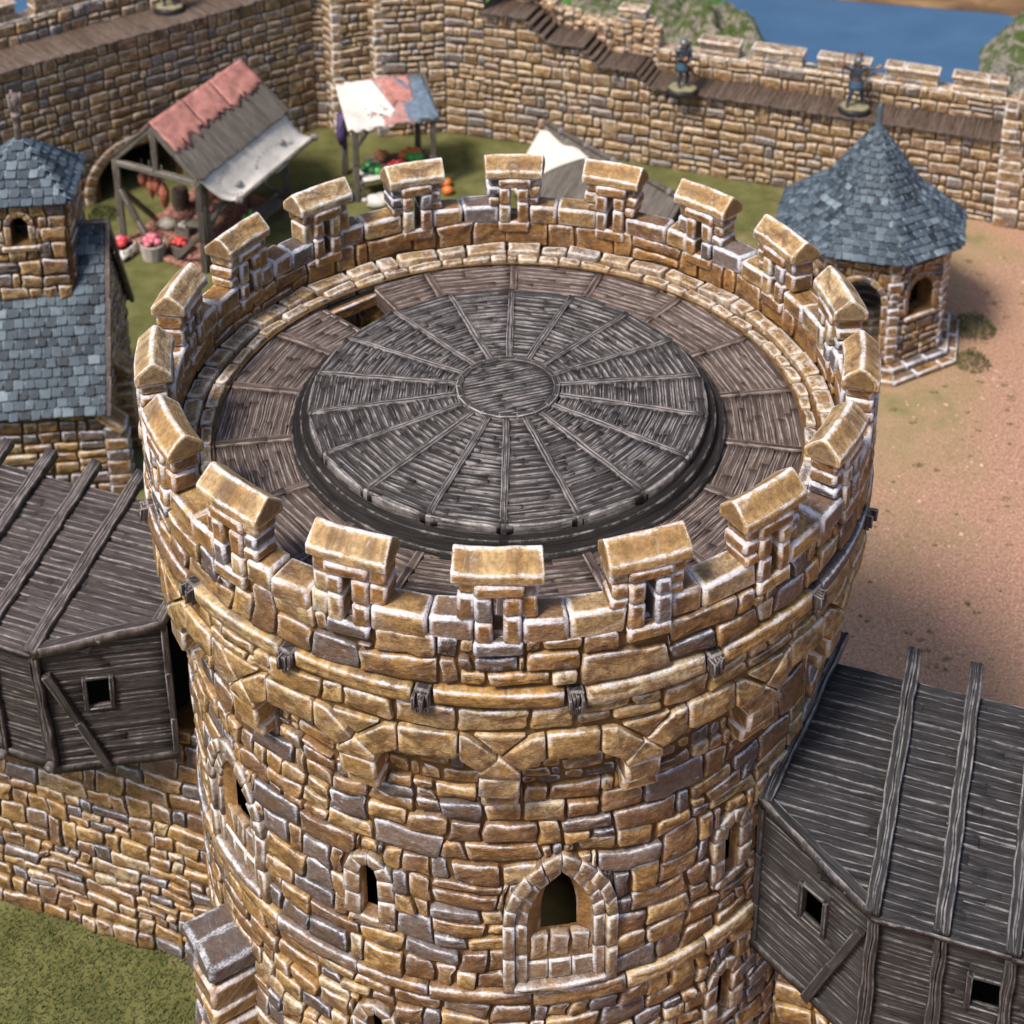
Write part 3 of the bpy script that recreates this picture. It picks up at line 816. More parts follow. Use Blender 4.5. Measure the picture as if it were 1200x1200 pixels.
#=== PLATFORM ===
lid = empty('round_platform', (0, 0, 11.52), 'raised round dark wooden platform lying on the deck of the big tower', 'platform')
def disc(mb, r, z0, z1, bev, n=144, mat=0, tone=.5, inner=0.0):
    prof = [(r - .0, z0, .0), (r, z1 - bev, .75), (r - bev, z1, .9), (r - bev * 3, z1, .1), (max(inner, .001), z1, 0)]
    vs = []; es = []; gs = []; fs = []
    for (rr, zz, e) in prof:
        for i in range(n):
            t = 2 * PI * i / n; k = 1 + .0015 * noise.noise((cos(t) * 9, sin(t) * 9, zz * 4))
            vs.append((rr * k * sin(t), -rr * k * cos(t), zz)); es.append(e); gs.append((t * r, zz + rr, 1.3))
    for q in range(len(prof) - 1):
        for i in range(n): fs.append((q * n + i, q * n + (i + 1) % n, (q + 1) * n + (i + 1) % n, (q + 1) * n + i))
    mb.add(vs, fs, es, tone, gs, mat)
m = MB(); disc(m, 3.17, 11.42, 11.60, .02); disc(m, 3.03, 11.55, 11.735, .018)
m.build('rim', [M['black']], lid)
m = MB(); disc(m, 2.90, 11.6, 11.885, .02)
for k in range(18): pass
def coned(k, r0, r1):
    pass
for k in range(18):
    tm = PHI0 + BAY * (k + .5)
    ex = (cos(tm), sin(tm), 0); sl = -.085 / 2.2
    ey = nrm((sin(tm), -cos(tm), sl)); ez = nrm((-sin(tm) * sl * -1 * -1, cos(tm) * sl * -1 * -1, 1))
    Sq = frame((0, 0, 11.985), ex, ey, (0, 0, 1)); r = .78
    while r < 2.87:
        wd = .098 * rnd.uniform(.7, 1.35)
        if 2.875 - (r + wd) < .05: wd = 2.875 - r
        hw = (r + wd / 2) * tan(BAY / 2) - .035
        cuts = [-hw, hw]
        if hw > .16 and rnd.random() < .65: cuts.insert(1, rnd.uniform(-.65, .65) * hw)
        for a, b_ in zip(cuts[:-1], cuts[1:]):
            plank(m, Sq, a, b_, r + .003, r + wd - .003, -.12, .022 * rnd.uniform(0, 1.6), .014, rnd.random(), rnd, .009)
        r += wd
m.build('platform_top', [M['lid']], lid)
for k in range(18):
    t = PHI0 + BAY * k; e = nrm((sin(t), -cos(t), -.0386)); m = MB()
    Sb = frame((0, 0, 11.985), e, (cos(t), sin(t), 0), (0, 0, 1))
    for o_ in (-.03, .018): plank(m, Sb, .70, 2.845, o_ - .018, o_ + .032, -.1, .05, .012, rnd.random() * .6, rnd, .004)
    m.build('batten', [M['lid']], lid)
m = MB()
disc(m, .76, 11.9, 12.01, .02, 72); 
x = -.64
Sq = frame((0, 0, 11.99), nrm((.95, .31, 0)), nrm((-.31, .95, 0)), (0, 0, 1))
while x < .62:
    wd = rnd.uniform(.05, .09); L = math.sqrt(max(.66 ** 2 - (x + wd / 2) ** 2, .01))
    cuts = [-L, rnd.uniform(-.5, .5) * L, L]
    for a, b_ in zip(cuts[:-1], cuts[1:]): plank(m, Sq, a, b_, x + .003, x + wd - .003, 0, .03 * rnd.uniform(.8, 1.4), .012, rnd.random(), rnd, .006)
    x += wd
for i in range(18):
    t = 2 * PI * i / 18; Sb = frame((.71 * sin(t), -.71 * cos(t), 11.99), (cos(t), sin(t), 0), (sin(t), -cos(t), 0), (0, 0, 1))
    cblock(m, Sb, -.13, .13, -.045, .045, 0, .05, .012, rnd.random(), rnd, .004)
m.build('hub', [M['lid']], lid)

#=== HOARDINGS AND SIDE WALLS ===
AW = R(70)
tv = Vector((-cos(AW), -sin(AW), 0))
def sdir(side): return Vector((sin(AW) * side, -cos(AW) * side, 0))
def plankwall(mb, S, rows, rnd, th=.05, mat=0, excl=(), maxlen=2.6, over=.012):
    """rows: list of (v0, v1, u0, u1)"""
    for (v0, v1, u0, u1) in rows:
        u = u0
        while u < u1 - .02:
            L = rnd.uniform(.7, maxlen)
            if u1 - (u + L) < .5: L = u1 - u
            for (a, b, c, e) in cutrects([(u, u + L, v0, v1)], excl, .015):
                plank(mb, S, a + .001, b - .001, c - over, e + over, -th / 2, th / 2 + rnd.uniform(-.014, .014), .013, rnd.random(), rnd, .009, mat, seg=.25)
            u += L
def rows_of(v0, v1, h, rnd):
    out = []; v = v0
    while v < v1 - 1e-4:
        w = h * rnd.uniform(.7, 1.3)
        if v1 - (v + w) < h * .5: w = v1 - v
        out.append((v, v + w)); v += w
    return out
def Z0(z): return Vector((0, 0, z))
def nn0(a, b, t):
    d = (b - a).normalized(); n = Vector((d.y, -d.x, 0)).normalized(); return n if n.dot(t) > 0 else -n
def hoarding(side, A, B, c0, k, beams, label, win_u, win_z, s_far, front_wins, slabel):
    rnd = random.Random(40 + side)
    s = sdir(side); MR = M['hoard'] if side < 0 else M['hoard_shaded']; MW = M['hoardwall'] if side < 0 else M['hoardwall_shaded']
    P = lambda ss, tt, z: Vector((0, 0, 0)) + s * ss + tv * tt + Vector((0, 0, z))
    root = empty('timber_hoarding', tuple(P(7, 1.6, 5.3)), label, 'hoarding', 'timber hoardings on the curtain walls')
    zr = lambda t: c0 - k * t
    t_e = B[1] + .06
    fl = 5.45; front = B[1] - .1
    # roof planks
    r = MB(); L = math.hypot(1, k); ev = (tv + Vector((0, 0, -k))).normalized(); en = (tv * k + Vector((0, 0, 1))).normalized()
    S = frame(P(0, 0, c0), s, ev, en)
    rows = []
    for v0, v1 in rows_of(-.02, t_e * L, .125, rnd):
        tm = (v0 + v1) / 2 / L
        if tm < A[1]: u0 = A[0] + (5.02 - A[0]) * (A[1] - tm) / A[1]
        else: u0 = A[0] + (tm - A[1]) * (B[0] - A[0]) / (B[1] - A[1])
        rows.append((v0, v1, u0, s_far))
    for (v0, v1, u0, u1) in rows:
        u = u0
        while u < u1 - .02:
            ln = rnd.uniform(1.2, 3.6)
            if u1 - (u + ln) < .6: ln = u1 - u
            # boards lap downhill: tilt each a little
            h1 = rnd.uniform(.03, .07)
            plank(r, S, u + .001, u + ln - .001, v0 - .01, v1 + .02 + rnd.uniform(-.012, .02), -.03, h1, .014, rnd.random(), rnd, .012, wob=.02, seg=.22)
            u += ln
    grid(r, S, [A[0] + .9, s_far], [0, t_e * L - .3], -.04, 0)
    r.build('roof', [MR], root)
    for sb in beams:
        b = MB()
        p = P(sb, -.42, zr(-.42) + .10); q = P(sb, t_e + .02, zr(t_e) + .10)
        wj = lambda: rnd.uniform(-.012, .012)
        Sbm = frame(p, (q - p).normalized(), s, en)
        for o in (-.052, .05): plank(b, Sbm, 0, (q - p).length, o - .05, o + .05, -.09, .075 + rnd.uniform(-.012, .02), .016, rnd.random() * .6, rnd, .008, wob=.03, seg=.25)
        b.build('roof_beam', [MR], root)
    # verge timber beside the tower
    b = MB()
    top = P(5.04, -.42, zr(-.42) + .09); low = P(A[0] + .02, A[1], zr(A[1]) + .09)
    Sbm = frame(top, (low - top).normalized(), s, en)
    for o in (-.045, .045): plank(b, Sbm, 0, (low - top).length + .05, o - .045, o + .045, -.09, .07, .016, rnd.random() * .6, rnd, .008, wob=.03, seg=.25)
    c = P(A[0], A[1], zr(A[1]) + .03); dd = P(B[0], B[1], zr(B[1]) + .03)
    plank(b, frame(c + Z0(.06), (dd - c).normalized(), nn0(c, dd, tv), (0, 0, 1)), -.03, (dd - c).length + .03, -.10, .07, -.14, .03, .014, .4, rnd, .006, wob=.025)
    b.build('verge_board', [MR], root)
    # end wall turned towards the tower
    pa = P(A[0], A[1] - .05, 0); pb = P(B[0] - .02, front, 0); du = (pb - pa).normalized(); Lw = (pb - pa).length
    nn = Vector((du.y, -du.x, 0))
    if nn.dot(tv) < 0: nn = -nn
    w = MB(); S = frame(pa, du, (0, 0, 1), nn)
    zA, zB = zr(A[1]) - .02, zr(front) - .02
    rows = []
    for v0, v1 in rows_of(fl - .2, zA, .085, rnd):
        u1 = Lw
        vm = (v0 + v1) / 2
        if vm > zB: u1 = Lw * (zA - vm) / (zA - zB)
        u0 = 0 if vm > fl + .05 else .0
        if u1 - u0 > .05: rows.append((v0, v1, u0, u1))
    hole = (win_u - .17, win_u + .17, win_z - .27, win_z + .27)
    plankwall(w, S, rows, rnd, .06, 0, [hole])
    w.build('end_wall', [MW], root)
    def window(S, uc, zc, hw, hh):
        f = MB()
        cblock(f, S, uc - hw - .07, uc - hw, zc - hh - .05, zc + hh + .05, -.03, .10, .014, rnd.random(), rnd, .01, gax=1)
        cblock(f, S, uc + hw, uc + hw + .07, zc - hh - .05, zc + hh + .05, -.03, .10, .014, rnd.random(), rnd, .01, gax=1)
        cblock(f, S, uc - hw, uc + hw, zc + hh, zc + hh + .06, -.03, .085, .012, rnd.random(), rnd, .008)
        cblock(f, S, uc - hw, uc + hw, zc - hh - .06, zc - hh, -.03, .085, .012, rnd.random(), rnd, .008)
        f.build('window', [MW], root)
    window(S, win_u, win_z, .17, .27)
    # front wall
    w = MB(); Sf = frame(P(0, front, 0), s, (0, 0, 1), tv)
    rows = [(v0, v1, B[0] - .02, s_far) for v0, v1 in rows_of(fl - .1, zr(front) - .02, .085, rnd)]
    plankwall(w, Sf, rows, rnd, .06, 0, [(a - .2, a + .2, z - .24, z + .24) for a, z in front_wins])
    w.build('front_wall', [MW], root)
    for a, z in front_wins: window(Sf, a, z, .2, .24)
    # floor, back and inner boards closing the gallery
    f = MB(); Sq = frame(P(0, 0, fl), s, tv, (0, 0, 1))
    grid(f, frame(P(0, 0, fl), s, tv, (0, 0, 1)), [B[0] + .1, s_far], [0, front - .02], 0)
    tri = [P(A[0] + .3, A[1] - .35, fl), P(B[0] + .1, front - .25, fl), P(B[0] + .1, 0, fl), P(5.0, 0, fl)]
    f.add([tuple(p) for p in tri], [(0, 1, 2, 3)])
    grid(f, frame(P(0, .02, 0), s, (0, 0, 1), tv), [4.9, s_far], [5.0, zr(0) + .02], 0)
    f.build('gallery_floor', [M['black']], root)
    m_ = MB(); plank(m_, frame(pa + Vector((0, 0, fl - .24)), du, nn, (0, 0, 1)), -.02, Lw + .04, -.10, .10, -.10, .05, .014, .4, rnd, .006)
    m_.build('sill_beam', [MW], root)
    m_ = MB(); plank(m_, frame(P(0, front, fl - .14), s, tv, (0, 0, 1)), B[0] - .05, s_far, -.12, .10, -.10, .05, .014, .5, rnd, .006)
    m_.build('sill_beam', [MW], root)
    # posts and brace
    def post(p, q, wd=.16):
        b = MB(); p = Vector(p); q = Vector(q)
        for o in (-.04, .04): plank(b, frame(p, (q - p).normalized(), s, tv), 0, (q - p).length, o - .04, o + .04, -.06, .06, .014, rnd.random(), rnd, .008, wob=.03)
        bb = q
        tube(b, [bb + tv * -.02, bb + tv * .16], [.085, .08], 8, .3, 0, True, .8)
        b.build('post', [MW], root)
    post(P(B[0] + .03, front + .1, zr(front) - .03), P(B[0] + (-.06 if side < 0 else .02), front + .08, fl - .1))
    for sb in beams[1:]:
        post(P(sb, front + .09, zr(front) - .03), P(sb + (-.05 if side < 0 else 0), front + .08, fl - .15))
    b = MB(); beam(b, pa + Vector((0, 0, zA)) + nn * .03, pa + Vector((0, 0, fl - .45)) + nn * .03 + du * (.0), .10, .10, .6, rnd, .015, up=tuple(nn)); b.build('post', [MW], root)
    b = MB(); beam(b, pb + Vector((0, 0, zB - .42)) + nn * .1 - du * .06, pa + du * (Lw * .55) + Vector((0, 0, fl - .32)) + nn * .1, .13, .11, .5, rnd, .015, up=tuple(nn))
    b.build('brace', [MW], root)
    return root
hoarding(1, (4.44, 2.2), (6.05, 3.2), 8.4, .27, [6.06, 6.92, 7.78, 8.64, 9.5], 'timber hoarding to the right of the big tower, its boards coloured blackish grey for shade', .98, 6.72, 11, [(7.55, 6.65), (9.2, 6.65)], '')
hoarding(-1, (5.01, 1.92), (6.7, 2.88), 8.28, .26, [6.72, 7.6, 8.48, 9.36, 10.2], 'browner timber hoarding to the left of the big tower, one square window facing right', 1.09, 6.6, 12, [(9.0, 6.5)], '')

def curtain(side, s0, s1, label):
    rnd = random.Random(70 + side); s = sdir(side)
    o = (s * s0); root = MB()
    S = wallmap(tuple(tv * 1.6), tuple(s), tuple(tv))
    Sb = wallmap(tuple(tv * -1.6), tuple(s), tuple(-tv))
    Se = wallmap(tuple(s * s0), tuple(tv), tuple(-s))
    top = 5.42
    grid(root, S, [s0, s1], [-.1, top], 0, 1); grid(root, Sb, [s0, s1], [-.1, top], 0, 1); grid(root, Se, [-1.6, 1.6], [-.1, top], 0, 1)
    grid(root, frame((0, 0, top), tuple(s), tuple(tv), (0, 0, 1)), [s0, s1], [-1.6, 1.6], 0, 1)
    stones(root, S, s0, s1, 0, top, rnd, .72, .95, (), .07)
    stones(root, Sb, s0, s1, 0, top, rnd, .9, 1.2, (), .07)
    stones(root, Se, .6, 1.6, 0, top, rnd, .7, .9, (), .05)
    ob = root.build('curtain_wall', [M['stone'], M['mortar']]); tag(ob, label, 'wall', 'near curtain walls under the hoardings')
    return ob
curtain(-1, 4.6, 12.5, 'stone curtain wall under the left timber hoarding, grass at its foot')
curtain(1, 4.72, 11.5, 'stone curtain wall below the right timber hoarding, only its upper courses showing')
#=== END NEAR ===
#=== FAR RAMPARTS ===
rnd = random.Random(5)
def tiles(mb, p0, p1, q0, q1, rnd, tw=.23, th=.2, lap=.05):
    """slates over the quad eave p0-p1, top q0-q1"""
    p0, p1, q0, q1 = map(Vector, (p0, p1, q0, q1))
    mid = (q0 + q1 - p0 - p1) / 2; L = mid.length; up = mid.normalized(); ex = (p1 - p0).normalized()
    ex = (ex - up * ex.dot(up)).normalized(); nz = ex.cross(up)
    if nz.z < 0: nz = -nz
    n = max(1, round(L / th))
    for r in range(n):
        t = r / n
        a = p0.lerp(q0, t); b = p1.lerp(q1, t); a2 = p0.lerp(q0, (r + 1) / n); b2 = p1.lerp(q1, (r + 1) / n)
        am = (a + a2) / 2; bm = (b + b2) / 2; W = (bm - am).length
        if W < .03: continue
        m = max(1, round(W / tw)); S = frame(am, tuple(ex), tuple(up), tuple(nz)); h = L / n
        cuts = [0] + sorted((i + (.5 if r % 2 else 0) * (1 if m > 1 else 0) + rnd.uniform(-.12, .12)) * W / m for i in range(1 if not r % 2 else 0, m)) + [W]
        for c0, c1 in zip(cuts[:-1], cuts[1:]):
            if c1 - c0 < .02: continue
            dz = rnd.uniform(-.012, .012); lo = -h / 2 - lap * rnd.uniform(.5, 1.2)
            # the foot of each slate stands proud of the row below
            S2_ = lambda u, v, hh, S=S, h=h: S(u, v, hh + (h / 2 - v) / h * .05)
            cblock(mb, S2_, c0 + .009, c1 - .009, lo, h / 2, -.02 + dz, .022 + dz, .012, rnd.random(), rnd, .01, eu=1.0)
def rampart(mb, o, d, n, u0, u1, z0, z1, rnd, excl=(), H=.74, hole=None, mat=0, mm=1):
    S = wallmap(o, d, n)
    us_ = sorted(set(lin(u0, u1, max(1, int((u1 - u0) / .4))) + ([hole[0], hole[1]] if hole else [])))
    vs2 = sorted(set(lin(z0, z1, max(1, int((z1 - z0) / .6))) + ([hole[3]] if hole else [])))
    grid(mb, S, us_, vs2, 0, mm, (lambda u, v: hole[0] < u < hole[1] and v < hole[3]) if hole else None)
    stones(mb, S, u0, u1, z0, z1, rnd, H, .95, excl, .07, .026, .035, .05, mat)
    return S
# --- right hand rampart with its walkway
O1 = (-.79, 32.64, 0); D1 = nrm((.9296, -.369, 0)); N1 = nrm((-.369, -.9296, 0))
SR = wallmap(O1, D1, N1)
FR = frame(O1, D1, N1, (0, 0, 1))       # (u, h, z)
rw = empty('rampart', (6, 29.5, 0), 'long low stone rampart at the back right with plank steps and crenellations', 'wall', 'far courtyard ramparts')
m = MB()
LAND = [(-.1, 1.7, 4.85), (2.35, 3.75, 4.1), (4.35, 5.6, 3.5), (6.1, 18.2, 3.0)]
STEP = [(1.7, 1.92, 4.68), (1.92, 2.14, 4.48), (2.14, 2.35, 4.28), (3.75, 3.95, 3.92), (3.95, 4.15, 3.75), (4.15, 4.35, 3.6), (5.6, 5.77, 3.38), (5.77, 5.94, 3.25), (5.94, 6.1, 3.12)]
SEG = sorted(LAND + STEP)
for (a, b, z) in SEG:
    grid(m, SR, lin(a, b, max(1, int((b - a) / .5))), [-.05, 1.5, z - .1], 0, 1); grid(m, FR, [a, b], [-1.8, 0], z - .1, 1)
stones(m, SR, -.1, 6.1, -.05, 4.75, rnd, .74, .95, [(a, b, z - .1, 9) for a, b, z in SEG if b < 6.2], .07, .02, .05, .05, 0)
stones(m, SR, 6.1, 18.2, -.05, 2.9, rnd, .74, .95, (), .07, .02, .05, .05, 0)
# body behind
grid(m, wallmap((O1[0] - N1[0] * 1.75, O1[1] - N1[1] * 1.75, 0), D1, tuple(-x for x in N1)), [-.1, 21.5], [-.05, 3.7], 0, 1)
m.build('wall_face', [M['back'], M['mortar_back']], rw)
m = MB()
for (a, b, z) in LAND + STEP:
    u = a
    while u < b - .02:
        w_ = rnd.uniform(.10, .17) if b - a > .5 else b - a
        if b - (u + w_) < .06: w_ = b - u
        cblock(m, FR, u + .004, u + w_ - .004, -1.25, .24 + rnd.uniform(-.04, .05), z - .07, z + rnd.uniform(-.012, .018), .012, rnd.random(), rnd, .01, gax=1)
        u += w_
m.build('walkway', [M['plank']], rw)
for u in [.9, 2.9, 4.9] + [6.6 + 1.55 * i for i in range(8)]:
    z = next(l[2] for l in LAND if l[0] - .1 <= u <= l[1] + .1); m = MB()
    cblock(m, FR, u - .07, u + .07, -.2, .2, z - .3, z - .08, .015, .5, rnd, .008)
    m.build('bracket', [M['plank']], rw)
# parapet
m = MB(); OP = (O1[0] - N1[0] * 1.2, O1[1] - N1[1] * 1.2, 0)
rampart(m, OP, D1, N1, 5.9, 17.6, 2.95, 3.78, rnd, H=.42)
FP = frame(OP, D1, tuple(-x for x in N1), (0, 0, 1))
grid(m, FP, [5.9, 21.5], [0, .56], 3.76, 1)
grid(m, wallmap((OP[0] - N1[0] * .55, OP[1] - N1[1] * .55, 0), D1, tuple(-x for x in N1)), [-.1, 21.5], [2.5, 3.76], 0, 1)
u = 5.9
while u < 17.6:
    w_ = rnd.uniform(.35, .7); cblock(m, FP, u, u + w_ - .01, -.05, .58, 3.70, 3.83, .03, rnd.random(), rnd, .012, mat=2); u += w_
m.build('parapet', [M['back'], M['mortar_back'], M['backcap']], rw)
for i, x in enumerate([5.72, 7.71, 9.74, 11.78, 13.77]):
    u0 = (x + .79) / .9296 + .08; u1 = u0 + 1.68; m = MB()
    if i == 0: u0 += .3
    z = 3.83
    for h in (.2, .2):
        u = u0
        while u < u1 - .01:
            w_ = rnd.uniform(.3, .65)
            if u1 - (u + w_) < .25: w_ = u1 - u
            cblock(m, FP, u + .006, u + w_ - .006, 0, .52, z, z + h - .01, .03, rnd.random(), rnd, .015); u += w_
        z += h
    cc = [u0 - .04, (u0 + u1) / 2 + rnd.uniform(-.3, .3), u1 + .04] if rnd.random() < .4 else [u0 - .04, u1 + .04]
    for a, b in zip(cc[:-1], cc[1:]):
        cblock(m, FP, a, b - .008, -.06, .58, z, z + .13, .035, rnd.random(), rnd, .012, mat=1)
    m.build('merlon', [M['back'], M['backcap']], rw)
# tumbled part of the parapet beside the steps
m = MB()
prof = [(-.1, 5.9), (.5, 5.75), (1.0, 5.3), (1.6, 5.15), (2.2, 4.85), (2.9, 4.65), (3.4, 4.5), (3.9, 4.45), (4.3, 4.75), (4.7, 4.9), (5.9, 4.6)]
def ptop(u):
    for (a, za), (b, zb) in zip(prof[:-1], prof[1:]):
        if u <= b: return za + (zb - za) * (u - a) / (b - a)
    return prof[-1][1]
u = -.1
while u < 5.9:
    w_ = rnd.uniform(.22, .42); z = 3.0
    while z < ptop(u) - .1:
        h = rnd.uniform(.16, .28)
        cblock(m, FP, u + .005, u + w_ - .005, rnd.uniform(-.12, .06), rnd.uniform(.42, .58), z, z + h - .006, .045, rnd.random(), rnd, .035, mat=0); z += h
    u += w_
for i in range(46):
    u = rnd.uniform(.6, 4.2); r = rnd.uniform(.06, .14)
    ball(m, FP(u, rnd.uniform(-.35, .4), max(ptop(u) - rnd.uniform(-.02, .4) * (1 if rnd.random() < .4 else 0), 3.6)), r, rnd.random(), 0, 6, 4, (1.3, 1, .8), .5, i, .5)
# merlon still standing beside the tumble
z = 4.5
for h in (.26, .24):
    for a, b in ((4.55, 5.0), (5.0, 5.5)): cblock(m, FP, a, b - .01, -.04, .54, z, z + h - .01, .035, rnd.random(), rnd, .015, mat=1)
    z += h
cblock(m, FP, 4.52, 5.5, -.08, .58, z, z + .14, .035, .7, rnd, .01, mat=2)
m.build('broken_parapet', [M['rubble'], M['back'], M['backcap']], rw)
# raised end of the rampart at the right
m = MB()
OE = (O1[0] + N1[0] * .12, O1[1] + N1[1] * .12, 0)
rampart(m, OE, D1, N1, 17.55, 21.5, -.05, 3.75, rnd)
grid(m, frame(OE, D1, N1, (0, 0, 1)), [17.55, 21.5], [-1.4, 0], 3.72, 1)
rampart(m, (OE[0] + D1[0] * 17.55, OE[1] + D1[1] * 17.55, 0), tuple(-x for x in N1), tuple(-x for x in D1), 0, 1.4, 2.9, 3.75, rnd, H=.42)
z = .0
while z < 4.0:
    h = rnd.uniform(.28, .4); w_ = rnd.uniform(.4, .75)
    cblock(m, wallmap(OE, D1, N1), 17.5, 17.5 + w_, z, z + h - .01, -.4, .09, .04, rnd.random(), rnd, .015); z += h
FE = frame(OP, D1, tuple(-x for x in N1), (0, 0, 1))
for i in range(4): cblock(m, FE, 17.8 + .28 * i, 18.06 + .28 * i, -.6 + .1 * i, .5, 3.7 + .0 * i, 3.95 + rnd.uniform(0, .3), .05, rnd.random(), rnd, .03)
cblock(m, FE, 18.2, 19.8, 0, .5, 3.75, 4.2, .04, .5, rnd, .02); cblock(m, FE, 18.15, 19.85, -.05, .56, 4.2, 4.34, .04, .5, rnd, .01, mat=2)
m.build('end_pier', [M['back'], M['mortar_back'], M['backcap']], rw)

# --- corner tower at the back
ct = MB(); CT = [(-6.95, 33.55), (-6.35, 33.45), (-5.85, 32.75), (-4.75, 33.15), (-4.35, 32.72), (-2.11, 33.02), (-.72, 32.58)]
for i in range(len(CT) - 1):
    a = Vector((*CT[i], 0)); b = Vector((*CT[i + 1], 0)); dd = (b - a); L = dd.length; dd.normalize()
    nn = Vector((dd.y, -dd.x, 0)); 
    rampart(ct, tuple(a), tuple(dd), tuple(nn), 0, L, -.05, 7.6, rnd, H=.7)
for cx, cy, ang in ((-5.85, 32.75, 0), (-4.35, 32.72, 0)):
    z = 0
    while z < 7.4:
        h = rnd.uniform(.26, .42); w_ = rnd.uniform(.16, .3)
        cblock(ct, wallmap((cx, cy, 0), nrm((.94, .2, 0)), nrm((.2, -.94, 0))), -w_, w_, z, z + h - .012, -.25, .06, .035, rnd.random(), rnd, .015); z += h
back = [(-6.95, 33.55), (-6.95, 36.5), (-.7, 36.5), (-.72, 32.58)]
for i in range(3):
    a = Vector((*back[i], 0)); b = Vector((*back[i + 1], 0)); dd = (b - a); L = dd.length; dd.normalize()
    grid(ct, wallmap(tuple(a), tuple(dd), (0, 0, 0)), [0, L], [-.05, 7.6], 0, 1)
ct.add([(x, y, 7.58) for x, y in CT + back[::-1][1:3]], [tuple(range(len(CT) + 2))], mat=1)
tag(ct.build('corner_tower', [M['back'], M['mortar_back']]), 'stepped stone corner tower where the two far ramparts meet, behind the patchwork roofed stall', 'tower')

# --- left hand rampart with the gate arch
O2 = (-6.83, 33.43, 0); D2 = nrm((-.773, -.635, 0)); N2 = nrm((.635, -.773, 0))
lw = empty('rampart', (-12, 29.5, 0), 'tall stone rampart at the back left with a round gate arch', 'wall', 'far courtyard ramparts')
SL = wallmap(O2, D2, N2); FL = frame(O2, D2, N2, (0, 0, 1)); GU = 7.0
m = MB()
ex2 = [(GU - 1.85, GU + 1.85, -1, 1.0), (GU - 1.6, GU + 1.6, .9, 1.45), (GU - 1.2, GU + 1.2, 1.4, 1.75), (GU - .8, GU + .8, 1.7, 1.95)]
rampart(m, O2, D2, N2, -.05, 14.5, -.05, 5.42, rnd, ex2, hole=(GU - 1.4, GU + 1.4, 0, 1.5))
grid(m, FL, [-.05, 14.5], [-2.2, 0], 5.40, 1)
grid(m, wallmap((O2[0] - N2[0] * 2.2, O2[1] - N2[1] * 2.2, 0), D2, N2), lin(-.05, 14.5, 12), [-.05, 1.6, 6.2], 0, 1, lambda u, v: False)
m.build('wall_face', [M['back'], M['mortar_back']], lw)
m = MB(); po = arch_path(2.0, -.05, .35, 2.02, False, 7); pi = arch_path(1.62, -.05, .3, 1.66, False, 7)
band(m, SL, GU, pi, po, .15, rnd); 
pr = arch_path(1.62, -.05, .3, 1.66, False, 7)
reveal(m, SL, GU, pi, pr, .1, -1.9, 1)
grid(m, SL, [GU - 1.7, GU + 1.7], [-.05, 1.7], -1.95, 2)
m.build('gate_arch', [M['back'], M['mortar_back'], M['dark']], lw)
m = MB(); u = -.05
while u < 14.5:
    w_ = rnd.uniform(.10, .17)
    cblock(m, FL, u + .004, u + w_ - .004, -1.65, .2 + rnd.uniform(-.04, .05), 5.43, 5.5 + rnd.uniform(-.012, .018), .012, rnd.random(), rnd, .01, gax=1); u += w_
m.build('walkway', [M['plank']], lw)
for u in [1.2 + 1.55 * i for i in range(8)]:
    m = MB(); cblock(m, FL, u - .08, u + .08, -.2, .17, 5.15, 5.42, .015, .5, rnd, .008); m.build('bracket', [M['plank']], lw)
m = MB(); OQ = (O2[0] - N2[0] * 1.6, O2[1] - N2[1] * 1.6, 0); FQ = frame(OQ, D2, tuple(-x for x in N2), (0, 0, 1))
rampart(m, OQ, D2, N2, -.05, 14.5, 5.4, 6.25, rnd, H=.42)
grid(m, FQ, [-.05, 14.5], [0, .6], 6.23, 1)
u = -.05
while u < 14.4:
    w_ = rnd.uniform(.35, .7); cblock(m, FQ, u, u + w_ - .01, -.04, .6, 6.18, 6.32, .03, rnd.random(), rnd, .012, mat=2); u += w_
m.build('parapet', [M['back'], M['mortar_back'], M['backcap']], lw)
for i in range(6):
    u0 = .75 + 2.25 * i + .05; u1 = u0 + 1.7; z = 6.32; m = MB()
    if u1 > 9.95: u0 += .05
    for h in (.24, .24):
        u = u0
        while u < u1 - .01:
            w_ = rnd.uniform(.3, .65)
            if u1 - (u + w_) < .25: w_ = u1 - u
            cblock(m, FQ, u + .006, u + w_ - .006, 0, .55, z, z + h - .01, .03, rnd.random(), rnd, .015); u += w_
        z += h
    cblock(m, FQ, u0 - .04, u1 + .04, -.05, .6, z, z + .13, .035, .5, rnd, .012, mat=1)
    m.build('merlon', [M['back'], M['backcap']], lw)

#=== WELL HOUSE ===
GC = Vector((10.08, 20.07, 0)); GA = R(-84)
gz = empty('well_house', tuple(GC), 'octagonal stone well house under a tall blue grey slate roof with a finial', 'pavilion')
def octp(r, z, k): a = GA + k * PI / 4; return Vector((GC.x + r * cos(a), GC.y + r * sin(a), z))
m = MB()
for k in range(8):
    p, q = octp(2.67, 3.62, k), octp(2.67, 3.62, k + 1); p1, q1 = octp(1.3, 4.72, k), octp(1.3, 4.72, k + 1); p2, q2 = octp(.09, 6.38, k), octp(.09, 6.38, k + 1)
    tiles(m, p, q, p1, q1, rnd); tiles(m, p1, q1, p2, q2, rnd, .21, .2)
    e = Vector((0, 0, .03))
    m.add([tuple(x - e) for x in (p, q, q1, p1, q2, p2)], [(0, 1, 2, 3), (3, 2, 4, 5)], mat=0)
    m.add([tuple(x - e) for x in (p, q, octp(2.1, 3.6, k + 1), octp(2.1, 3.6, k))], [(0, 1, 2, 3)], mat=1)
    for a, b in ((p, p1), (p1, p2)): tube(m, [a + e, b + e], [.03, .03], 5, .7, 0, True, .42)
m.build('roof', [M['slate'], M['black']], gz)
